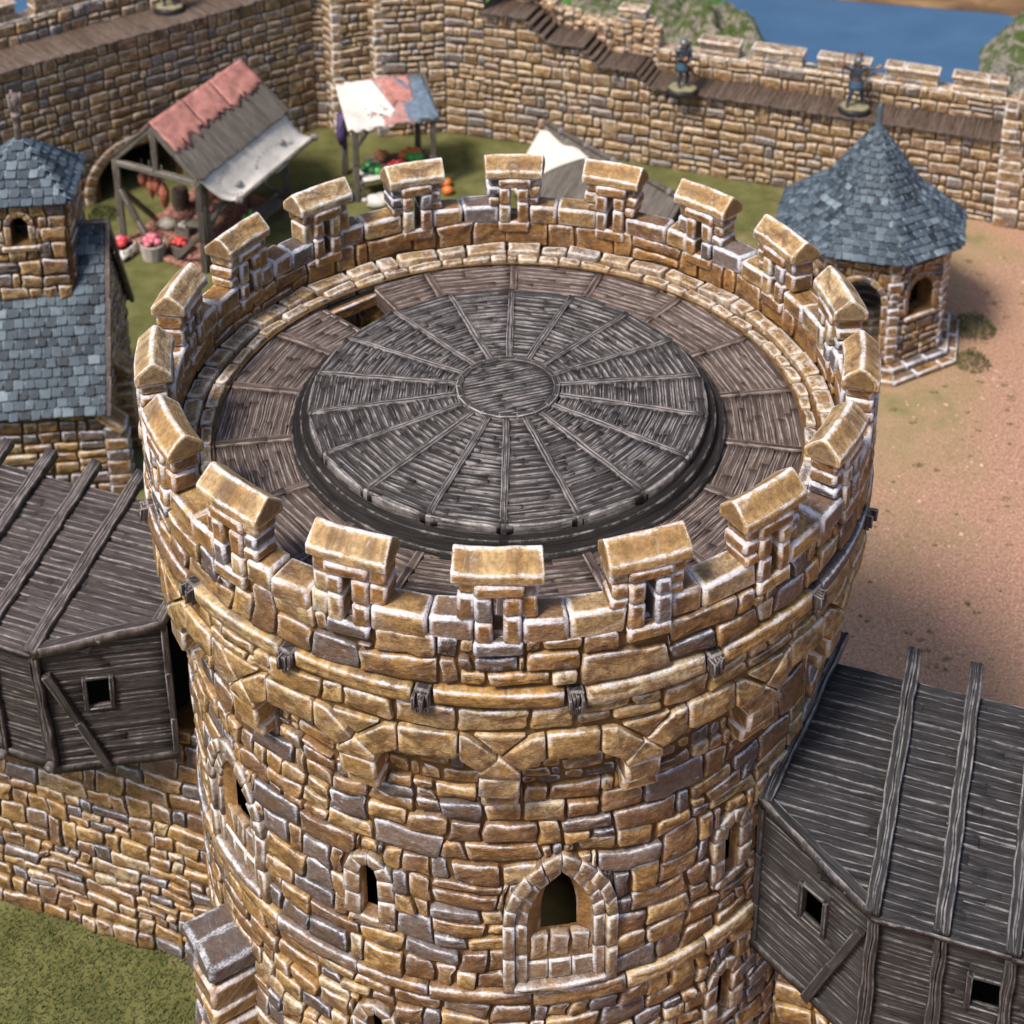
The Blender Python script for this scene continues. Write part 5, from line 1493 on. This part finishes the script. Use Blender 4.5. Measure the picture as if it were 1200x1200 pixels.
for i, (x, y, lab) in enumerate(((-2.0, 28.9, 'orange pumpkin on the grass by the greengrocer stall, nearer the rampart'), (-1.95, 28.35, 'orange pumpkin on the grass by the greengrocer stall, nearer the big tower'))):
    m = MB(); ball(m, (x, y, .16), .19, .5, 0, 10, 7, (1, 1, .8), .15, i); tube(m, [(x, y, .28), (x + .02, y, .38)], [.03, .02], 5, .5, 1); tag(m.build('pumpkin', [M['orange'], M['dkgreen']]), lab, 'pumpkin', 'pumpkins on the grass')
m = MB(); tube(m, [(-5.45, 27.9, 0), (-5.45, 27.9, .3), (-5.45, 27.9, .5)], [.26, .3, .38], 12); tag(m.build('tub', [M['white']]), 'pale tub of green apples left of the greengrocer stall', 'tub')
fruit_heap((-5.45, 27.9, .48), .28, 12, ['fruitgreen'], 'apple', 'bright green apple heaped in the pale tub', 'green apples in the pale tub', .1, 8, .14)
m = MB(); ball(m, (-4.2, 27.5, .24), .36, .5, 0, 12, 8, (1.1, .9, .72), .35, 5); tube(m, [(-4.55, 27.4, .3), (-4.68, 27.35, .36)], [.1, .05], 7); tag(m.build('sack', [M['white']]), 'plump white sack lying under the greengrocer counter', 'sack')
m = MB(); tube(m, [(-5.5, 29.75, 2.3), (-5.5, 29.75, 1.6), (-5.48, 29.7, 1.2)], [.16, .22, .12], 8); tag(m.build('hanging_cloth', [M['purple']]), 'purple cloth hanging on the left post of the greengrocer stall', 'cloth')

# --- tent of boards with a white sheet
T0 = Vector((1.32, 28.9, 2.25)); T1 = Vector((5.25, 23.7, 2.2)); td = (T1 - T0); TL = td.length; td.normalize(); tp = Vector((-.8, -.6, 0)); tq = Vector((.8, .6, 0))
tn = empty('board_tent', tuple((T0 + T1) / 2 - Z(2.2)), 'low board tent with a white sheet, half hidden behind the far tower merlons', 'tent')
m = MB(); tube(m, [T0 - td * .12 + Z(.08), T1 + td * .1 + Z(.08)], [.085, .085], 8, .7, 0, True, .6); m.build('ridge_pole', [M['stallwood']], tn)
for i in range(5):
    m = MB(); c = T0 + td * (TL * (.12 + .2 * i)) + Z(.08); tube(m, [c - td * .06, c + td * .06], [.115, .115], 8, .6, 0, True, .5); m.build('lashing', [M['patch']], tn)
for pd in (tp, tq):
    lo = T0 + pd * 1.5 - Z(1.75); vd = (lo - T0); L = vd.length; vd.normalize(); nz = td.cross(vd); nz = nz if nz.z > 0 else -nz
    S = frame(tuple(T0), tuple(td), tuple(vd), tuple(nz)); m = MB(); u = 0
    while u < TL:
        w_ = min(rnd.uniform(.2, .34), TL - u + .05); cblock(m, S, u, u + w_ - .006, .03, L + rnd.uniform(-.08, .05), -.03, .03, .014, rnd.random(), rnd, .014, gax=1); u += w_
    m.build('roof', [M['stallwood']], tn)
    if pd is tp:
        def sheet(a, b):
            n0 = .5 + .5 * noise.noise((a * 3.2, 4.0, 1)); wd = (2.5 - 1.9 * min(1, b * 1.5) ** .8 + .5 * b)
            p = T0 + td * (-.05 + a * wd) + vd * (.1 + b * L * 1.0 + .25 * n0 * (1 - b)); return p + nz * .07
        cloth('white_sheet', M['white'], sheet, tn, 18, 14, .02, 5, .05, .04)
m = MB(); S = frame(tuple(T1 - td * .1), tuple(tq), (0, 0, 1), tuple(td)); u = -1.4
while u < 1.4:
    w_ = .2; h = 2.2 - 1.17 * abs(u + .1) - 2.2 + .0
    cblock(m, S, u, u + w_ - .008, -2.2, -1.17 * abs(u + .1) - .12, -.03, .03, .014, rnd.random(), rnd, .01, gax=1); u += w_
m.build('gable_boards', [M['stallwood']], tn)
timber('post', T1 + td * .02 - Z(2.2), T1 + td * .02, .13, tn)

#=== SOLDIERS ===
def skin_body(name, chain, mat, parent, loc, yaw, sub=2):
    """chain: dict name -> (xyz, radius, parent name)"""
    names = list(chain); idx = {n: i for i, n in enumerate(names)}
    vs = [chain[n][0] for n in names]; es = [(idx[n], idx[chain[n][2]]) for n in names if chain[n][2]]
    me = bpy.data.meshes.new(name); me.from_pydata(vs, es, []); me.materials.append(mat)
    o = bpy.data.objects.new(name, me); C.objects.link(o)
    md = o.modifiers.new('skin', 'SKIN'); md.use_smooth_shade = True
    sv = me.skin_vertices[0].data
    for n in names: sv[idx[n]].radius = (chain[n][1], chain[n][1])
    sv[0].use_root = True
    ss = o.modifiers.new('sub', 'SUBSURF'); ss.levels = sub; ss.render_levels = sub
    o.parent = parent; return o
def soldier(loc, yaw, pose, label, hgt=1.62):
    root = empty('soldier_figurine', loc, label, 'figurine', 'soldier figurines on the ramparts')
    k = hgt / 1.8
    bz = .18
    m = MB(); tube(m, [(0, 0, 0), (0, 0, .03), (0, 0, .15), (0, 0, .17)], [.53, .54, .5, .48], 28)
    b = m.build('base', [M['baseblack']], None); b.parent = root
    m = MB(); ball(m, (0, 0, .16), .465, .5, 0, 22, 6, (1, 1, .09), .25, 2); t = m.build('turf', [M['baseturf']], None); t.parent = b
    P = {n: tuple(Vector(p) * k + Vector((0, 0, bz))) for n, p in pose.items()}
    r = lambda x: x * k * 1.15
    ch = {'pelvis': (P['pelvis'], r(.15), None), 'waist': (P['waist'], r(.13), 'pelvis'), 'chest': (P['chest'], r(.185), 'waist'), 'neckb': (P['neckb'], r(.09), 'chest'), 'neck': (P['neck'], r(.065), 'neckb')}
    for s in 'LR':
        ch['hip' + s] = (P['hip' + s], r(.105), 'pelvis'); ch['knee' + s] = (P['knee' + s], r(.075), 'hip' + s); ch['calf' + s] = (tuple((Vector(P['knee' + s]) * .6 + Vector(P['ank' + s]) * .4)), r(.075), 'knee' + s); ch['ank' + s] = (P['ank' + s], r(.05), 'calf' + s); ch['toe' + s] = (P['toe' + s], r(.045), 'ank' + s)
        ch['sh' + s] = (P['sh' + s], r(.085), 'chest'); ch['el' + s] = (P['el' + s], r(.06), 'sh' + s); ch['wr' + s] = (P['wr' + s], r(.042), 'el' + s)
    skin_body('body', ch, M['armour'], root, loc, yaw)
    # head with face, helmet
    hc = Vector(P['head']); m = MB(); ball(m, hc, r(.115), .5, 0, 12, 9, (.86, .95, 1.12)); f = Vector(P['face']).normalized() if 'face' in P else Vector((0, -1, 0))
    f = Vector(pose['face']).normalized(); sd = Vector((-f.y, f.x, 0))
    ball(m, hc + f * r(.105) - Z(r(.015)), r(.03), .5, 0, 6, 4, (.8, .8, 1.3)); ball(m, hc + f * r(.09) - Z(r(.075)), r(.03), .5, 0, 6, 4, (1.2, 1, .6))
    for s in (-1, 1): ball(m, hc + sd * s * r(.1), r(.028), .5, 0, 6, 4, (.7, .7, 1.4)); ball(m, hc + f * r(.092) + sd * s * r(.04) + Z(r(.02)), r(.017), .5, 1, 6, 4)
    h = m.build('head', [M['skin'], M['baseblack']]); h.parent = root
    m = MB(); c = hc + Z(r(.03))
    prof = [(.135, -.01), (.15, .0), (.148, .03), (.13, .09), (.09, .14), (.04, .165), (.005, .17)]
    vs = []; fs = []
    for pr, pz_ in prof:
        for i in range(14): vs.append((c.x + r(pr) * cos(2 * PI * i / 14), c.y + r(pr) * sin(2 * PI * i / 14) * 1.05, c.z + r(pz_)))
    for j in range(len(prof) - 1):
        for i in range(14): fs.append((j * 14 + i, j * 14 + (i + 1) % 14, (j + 1) * 14 + (i + 1) % 14, (j + 1) * 14 + i))
    m.add(vs, fs); h2 = m.build('helmet', [M['steel']]); h2.parent = root
    # hands: palm, four fingers, thumb
    for s in 'LR':
        w_ = Vector(P['wr' + s]); d_ = (w_ - Vector(P['el' + s])).normalized(); a = d_.cross(Vector((0, 0, 1)))
        a = a.normalized() if a.length > .1 else Vector((1, 0, 0)); b_ = a.cross(d_); m = MB()
        tube(m, [w_ - d_ * r(.01), w_ + d_ * r(.05), w_ + d_ * r(.1)], [r(.04), r(.055), r(.045)], 8)
        for i in range(4):
            o_ = a * r(.034) * (i - 1.5) * 1.1; ln = (.07, .085, .08, .06)[i]
            tube(m, [w_ + d_ * r(.09) + o_, w_ + d_ * r(.09 + ln) + o_ + b_ * r(.015), w_ + d_ * r(.075 + ln) + o_ + b_ * r(.06), w_ + d_ * r(.09) + o_ + b_ * r(.07)], [r(.018), r(.018), r(.016), r(.012)], 5)
        tube(m, [w_ + d_ * r(.03) + a * r(.05), w_ + d_ * r(.075) + a * r(.085) + b_ * r(.02), w_ + d_ * r(.1) + a * r(.06) + b_ * r(.06)], [r(.02), r(.018), r(.013)], 5)
        hd = m.build('hand', [M['skin']]); hd.parent = root
    # padded skirt, belt, shoulder pieces
    m = MB(); p = Vector(P['pelvis']); tube(m, [p + Z(r(.12)), p + Z(r(.02)), p - Z(r(.12)), p - Z(r(.24))], [r(.15), r(.19), r(.235), r(.26)], 14, .5, 0, False); o_ = m.build('tunic_skirt', [M['cloak']]); o_.parent = root
    sm = o_.modifiers.new('t', 'SOLIDIFY'); sm.thickness = .01
    m = MB(); tube(m, [p + Z(r(.07)), p + Z(r(.13))], [r(.185), r(.175)], 14); o_ = m.build('belt', [M['leather']]); o_.parent = root
    for s in 'LR':
        m = MB(); ball(m, Vector(P['sh' + s]) + Z(r(.03)), r(.12), .5, 0, 10, 6, (1, 1, .75)); o_ = m.build('shoulder_guard', [M['steel']]); o_.parent = root
    root.rotation_euler = (0, 0, yaw)
    return root, P, r
def kid(m, name, mats, root): o = m.build(name, mats); o.parent = root; o.matrix_parent_inverse = Matrix.Identity(4); return o
std = dict(pelvis=(0, 0, .95), waist=(0, 0, 1.12), chest=(0, .0, 1.36), neckb=(0, 0, 1.52), neck=(0, 0, 1.58), head=(0, -.02, 1.69), face=(0, -1, 0),
           hipL=(.12, 0, .86), kneeL=(.17, -.05, .48), ankL=(.18, .02, .09), toeL=(.2, -.16, .04), hipR=(-.12, 0, .86), kneeR=(-.15, -.1, .48), ankR=(-.16, -.03, .09), toeR=(-.2, -.2, .04),
           shL=(.22, 0, 1.44), elL=(.3, -.06, 1.16), wrL=(.14, -.26, 1.05), shR=(-.22, 0, 1.44), elR=(-.32, -.04, 1.18), wrR=(-.14, -.24, 1.2))
rt, P, r = soldier((5.85, 29.75, 3.03), R(18), std, 'soldier figurine in a blue jerkin holding a weapon across the body, beside the steps')
m = MB(); a = Vector(P['wrR']) + Vector((-.2, -.08, .3)); b = Vector(P['wrL']) + Vector((.22, -.05, -.5)); tube(m, [a, b], [.035, .04], 7); tube(m, [a, a + (a - b).normalized() * .2], [.05, .006], 6); kid(m, 'weapon', [M['leather']], rt)
m = MB(); c = Vector(P['chest']) + Vector((.22, .3, -.12)); tube(m, [c + Z(-.36), c + Z(-.3), c + Z(.3), c + Z(.36)], [.12, .17, .17, .12], 10); kid(m, 'quiver', [M['leather']], rt)
arch = dict(std); arch.update(shL=(.22, -.02, 1.45), elL=(.42, -.12, 1.44), wrL=(.62, -.22, 1.5), shR=(-.22, 0, 1.46), elR=(-.44, -.1, 1.52), wrR=(-.62, -.22, 1.68), kneeL=(.22, -.05, .5), ankL=(.3, .05, .09), toeL=(.38, -.1, .04), ankR=(-.3, -.06, .09), kneeR=(-.22, -.12, .5), toeR=(-.38, -.22, .04), head=(.02, -.03, 1.7))
rt, P, r = soldier((11.25, 28.2, 3.03), R(10), arch, 'soldier figurine in dark blue armour with both arms spread, behind the well house roof')
m = MB(); w_ = Vector(P['wrR']); pts = [w_ + Vector((.07 * (1 - (t / 3) ** 2) * -1 + .03, -.06, .19 * t)) for t in range(-3, 4)]; tube(m, pts, [.012, .022, .026, .03, .026, .022, .012], 6); kid(m, 'bow', [M['leather']], rt)
m = MB(); c = Vector(P['chest']) + Vector((.05, .27, 0)); tube(m, [c + Vector((-.1, .05, -.4)), c + Vector((.16, .05, .45))], [.09, .12], 8); kid(m, 'quiver', [M['leather']], rt)
rt, P, r = soldier((-11.2, 31.15, 5.52), R(10), std, 'soldier figurine on the high left rampart, only its base and feet in view')
m = MB(); a = Vector(P['wrR']) + Z(.7); b = Vector(P['wrR']) - Z(.62); tube(m, [b, a], [.018, .018], 6); tube(m, [a, a + Z(.06), a + Z(.2)], [.02, .05, .004], 6); kid(m, 'spear', [M['leather']], rt)
# grey object lying in a crenel
m = MB(); c = Vector(FP((9.5 + .79) / .9296 + .06, .18, 3.9)); e = Vector(D1)
tube(m, [c - e * .45, c - e * .2 + Z(.03), c + Z(.05), c + e * .25 + Z(.02), c + e * .5], [.02, .07, .1, .07, .015], 8, .5, 0); 
for i in range(5): ball(m, c + e * (-.22 + .11 * i) + Z(.09), .05, .5, 0, 7, 5, (1, 1, .9), .3, i)
tag(m.build('grey_object', [M['steel']]), 'small grey metal object lying in a gap of the right rampart parapet', 'weapon')

#=== LAND ===
m = MB(); grid(m, lambda u, v, h: (u, v, 0), lin(-220, 220, 22), lin(-60, 380, 22)); g_ = m.build('ground', [M['ground']]); tag(g_, kind='structure')
def sheet(name, pts, z, mat):
    m = MB(); m.add([(x, y, z) for x, y in pts], [tuple(range(len(pts)))]); o = m.build(name, [mat], None, False); tag(o, kind='structure'); return o
sheet('lake_water', [(-70, 38), (6, 36), (9.5, 34), (14, 32.6), (18, 32.4), (21.5, 33.6), (23.4, 36.2), (23.6, 39.6), (22.6, 42), (20.6, 43.9), (14, 45.6), (10, 47), (-20, 52), (-70, 60)], .02, M['water'])
def mound(name, c, rx, ry, h, seed, mat, n=26, spiky=.5):
    vs = []; fs = []; m_ = n // 2
    for j in range(m_ + 1):
        for i in range(n):
            t = 2 * PI * i / n; q = j / m_
            x = rx * q * cos(t); y = ry * q * sin(t); z = h * (1 - q ** 2.2)
            f = 1 + spiky * noise.fractal(Vector((x * .7 + seed, y * .7, seed * .3)), 1, 2, 4)
            vs.append((c[0] + x * (1 + .12 * noise.noise((t * 2, seed, q))), c[1] + y * (1 + .12 * noise.noise((t * 2, seed + 4, q))), max(-.1, z * f) - (.1 if j == m_ else 0)))
    for j in range(m_):
        for i in range(n): fs.append((j * n + i, j * n + (i + 1) % n, (j + 1) * n + (i + 1) % n, (j + 1) * n + i))
    mb = MB(); mb.add(vs, fs); o = mb.build(name, [mat]); tag(o, kind='structure'); return o
mound('rocky_bank', (8.2, 39.2), 2.3, 5.5, 1.5, 1, M['rockgreen'], 40, .9); mound('rocky_bank', (5.2, 44), 3.2, 5, 1.6, 2, M['rockgreen']); mound('rocky_bank', (2.2, 38.5), 4.0, 4, 1.1, 3, M['rock'])
mound('rocky_bank', (20.8, 37.8), 2.6, 3.6, 1.5, 4, M['rockgreen'], 40, .9); mound('rocky_bank', (19.2, 35.2), 2.3, 2.6, 1.0, 5, M['rock'], 40, .9); mound('rocky_bank', (23.5, 41.5), 2.6, 3.2, 1.7, 6, M['rockgreen'], 40, .9)
sheet('dry_shore', [(-80, 62), (-20, 53.6), (10, 46.9), (14, 45.5), (20.6, 43.8), (27, 41), (120, 40), (120, 200), (-80, 200)], .03, M['dry'])
mound('brown_hill', (18, 54), 12, 7.5, 2.2, 8, M['dry'], 36, .6); mound('brown_hill', (32, 50), 10, 6, 1.8, 9, M['dry'], 30, .6)
mound('grass_knoll', (3.6, 46), 6, 4, .9, 12, M['leaf'], 26, .3)
tr = empty('tree', (3.9, 43.5, .8), 'dark trunked tree standing beyond the broken parapet, only its foot in the picture', 'tree')
m = MB(); tube(m, [(3.9, 43.5, .5), (3.95, 43.5, 1.6), (3.85, 43.6, 2.8), (4.0, 43.6, 4.0)], [.42, .3, .24, .12], 9)
for a in range(5): tube(m, [(3.9, 43.55, 2.4 + .25 * a), (3.9 + 1.2 * cos(a * 1.3), 43.5 + 1.2 * sin(a * 1.3), 3.4 + .25 * a)], [.12, .03], 6)
m.build('trunk', [M['bark']], tr)
m = MB(); rl = random.Random(3)
for i in range(1500):
    th = rl.uniform(0, 2 * PI); ph = math.acos(rl.uniform(-1, 1)); q = rl.uniform(.5, 1) ** .6 * (1 + .3 * noise.noise((th * 1.5, ph * 2, 3)))
    c = Vector((3.95 + 2.0 * q * sin(ph) * cos(th), 43.6 + 2.0 * q * sin(ph) * sin(th), 4.5 + 1.5 * q * cos(ph))); a = Vector((rl.gauss(0, 1), rl.gauss(0, 1), rl.gauss(0, 1))).normalized() * .14; b = a.orthogonal().normalized() * .1
    m.add([tuple(c - a), tuple(c + b), tuple(c + a), tuple(c - b)], [(0, 1, 2, 3)])
m.build('crown', [M['leaf']], tr)
def bush(c, r, label, seed, n=420):
    rl = random.Random(seed); m = MB()
    for i in range(n):
        th = rl.uniform(0, 2 * PI); q = r * math.sqrt(rl.random()); z = rl.uniform(0, .8) * r * (1 - (q / r) ** 2) + .02
        p = Vector((c[0] + q * cos(th), c[1] + q * sin(th), z)); d_ = Vector((rl.gauss(0, .6), rl.gauss(0, .6), 1)).normalized() * r * rl.uniform(.15, .35); s_ = d_.orthogonal().normalized() * r * .035
        m.add([tuple(p - s_), tuple(p + s_), tuple(p + d_)], [(0, 1, 2)])
    tag(m.build('bush', [M['bush']]), label, 'bush', 'low tufts on the courtyard ground')
bush((13.25, 20.0), .62, 'low green tuft just right of the well house wall', 1); bush((12.75, 18.3), .5, 'low green tuft by the front right corner of the well house plinth', 2)
bush((8.45, 5.35), .3, 'small green tuft alone on the bare earth right of the big tower', 3, 200)
bush((-13.0, 27.0), .5, 'green tuft at the left foot of the gate arch', 4)
bush((-9.4, 29.2), .45, 'dark green tuft behind the butcher stall', 6)
# short flock over the near grass and thin tufts on the bare earth
rl = random.Random(77); m = MB()
def flock(n, fx, hmin, hmax, col=0):
    for i in range(n):
        x, y = fx()
        h = rl.uniform(hmin, hmax); a = rl.uniform(0, 2 * PI); l = rl.uniform(.2, .8) * h; w_ = .012
        m.add([(x - w_ * sin(a), y + w_ * cos(a), 0), (x + w_ * sin(a), y - w_ * cos(a), 0), (x + l * cos(a), y + l * sin(a), h)], [(0, 1, 2)], None, rl.random())
flock(16000, lambda: (rl.uniform(-10.5, -4.6), rl.uniform(-5.2, 1.4)), .05, .13)
for i in range(420):
    cx, cy = rl.uniform(3.5, 22), rl.uniform(-2, 24)
    if math.hypot(cx, cy) < 5.6 or math.hypot(cx - GC.x, cy - GC.y) < 3.0: continue
    r_ = rl.uniform(.02, .09)
    for j in range(int(8 + r_ * 260)):
        a = rl.uniform(0, 2 * PI); q_r = r_ * math.sqrt(rl.random()); x = cx + q_r * cos(a) * 1.6; y = cy + q_r * sin(a); h = rl.uniform(.02, .07); b = rl.uniform(0, 2 * PI)
        m.add([(x - .01 * sin(b), y + .01 * cos(b), 0), (x + .01 * sin(b), y - .01 * cos(b), 0), (x + .5 * h * cos(b), y + .5 * h * sin(b), h)], [(0, 1, 2)], None, .5)
tag(m.build('grass', [M['bush']]), kind='stuff')
# loose grit on the bare earth
m = MB()
for i in range(5200):
    x, y = rl.uniform(3.5, 20), rl.uniform(-3, 24)
    if math.hypot(x, y) < 5.5 or math.hypot(x - GC.x, y - GC.y) < 3.0 or .9 * x - .42 * y < rl.uniform(-2, 4): continue
    r_ = rl.uniform(.012, .035) * (1 if rl.random() < .93 else 1.8)
    a = rl.uniform(0, 2 * PI); c_ = (cos(a) * r_, sin(a) * r_)
    m.add([(x + c_[0] * 1.2, y + c_[1] * 1.2, 0), (x - c_[1], y + c_[0], 0), (x - c_[0], y - c_[1], 0), (x + c_[1], y - c_[0], 0), (x + rl.uniform(-.3, .3) * r_, y, r_ * .9)], [(0, 1, 4), (1, 2, 4), (2, 3, 4), (3, 0, 4)], None, rl.random())
tag(m.build('grit', [M['grit']], None, False), kind='stuff')

#=== CAMERA AND LIGHT ===
cam_d = bpy.data.cameras.new('camera'); cam = bpy.data.objects.new('camera', cam_d); C.objects.link(cam); scene.camera = cam
th_, yaw_, roll_ = R(21.673186668), R(.24957296), R(-.31380476); F_ = 1950.8277937
fw = Vector((sin(yaw_) * cos(th_), cos(yaw_) * cos(th_), -sin(th_))); rt_ = Vector((cos(yaw_), -sin(yaw_), 0)); up_ = rt_.cross(fw)
r2 = rt_ * cos(roll_) + up_ * sin(roll_); u2 = -rt_ * sin(roll_) + up_ * cos(roll_)
mw = Matrix((r2, u2, -fw)).transposed().to_4x4(); mw.translation = Vector((0, -20.4748379, 26.1464893)); cam.matrix_world = mw
cam_d.sensor_width = 36; cam_d.sensor_fit = 'HORIZONTAL'; cam_d.lens = F_ / 1200 * 36
cam_d.shift_x = 0; cam_d.shift_y = -(600 - 4.996) / 1200
cam_d.clip_start = .1; cam_d.clip_end = 1000
cam_d.dof.use_dof = True; cam_d.dof.focus_distance = 21.5; cam_d.dof.aperture_fstop = .82
w = bpy.data.worlds.new('World'); scene.world = w; w.use_nodes = True; nt = w.node_tree; bg = nt.nodes['Background']
sky = nt.nodes.new('ShaderNodeTexSky'); sky.sky_type = 'NISHITA'; sky.sun_disc = False
SD = Vector((-.46, -.45, .92)).normalized()
el = math.asin(SD.z); az = math.atan2(SD.x, SD.y)
sky.sun_elevation = el; sky.sun_rotation = az; sky.air_density = 1.0; sky.dust_density = 2.5; sky.ozone_density = .6
nt.links.new(sky.outputs[0], bg.inputs[0]); bg.inputs[1].default_value = .105
sl = bpy.data.lights.new('sun', 'SUN'); so = bpy.data.objects.new('sun', sl); C.objects.link(so)
sl.energy = 3.3; sl.angle = R(13); sl.color = (1, .93, .84)
so.rotation_euler = (-SD).to_track_quat('-Z', 'Y').to_euler(); so.location = (0, 0, 40)
scene.view_settings.view_transform = 'Standard'; scene.view_settings.look = 'None'; scene.view_settings.exposure = 0.47; scene.view_settings.gamma = 1
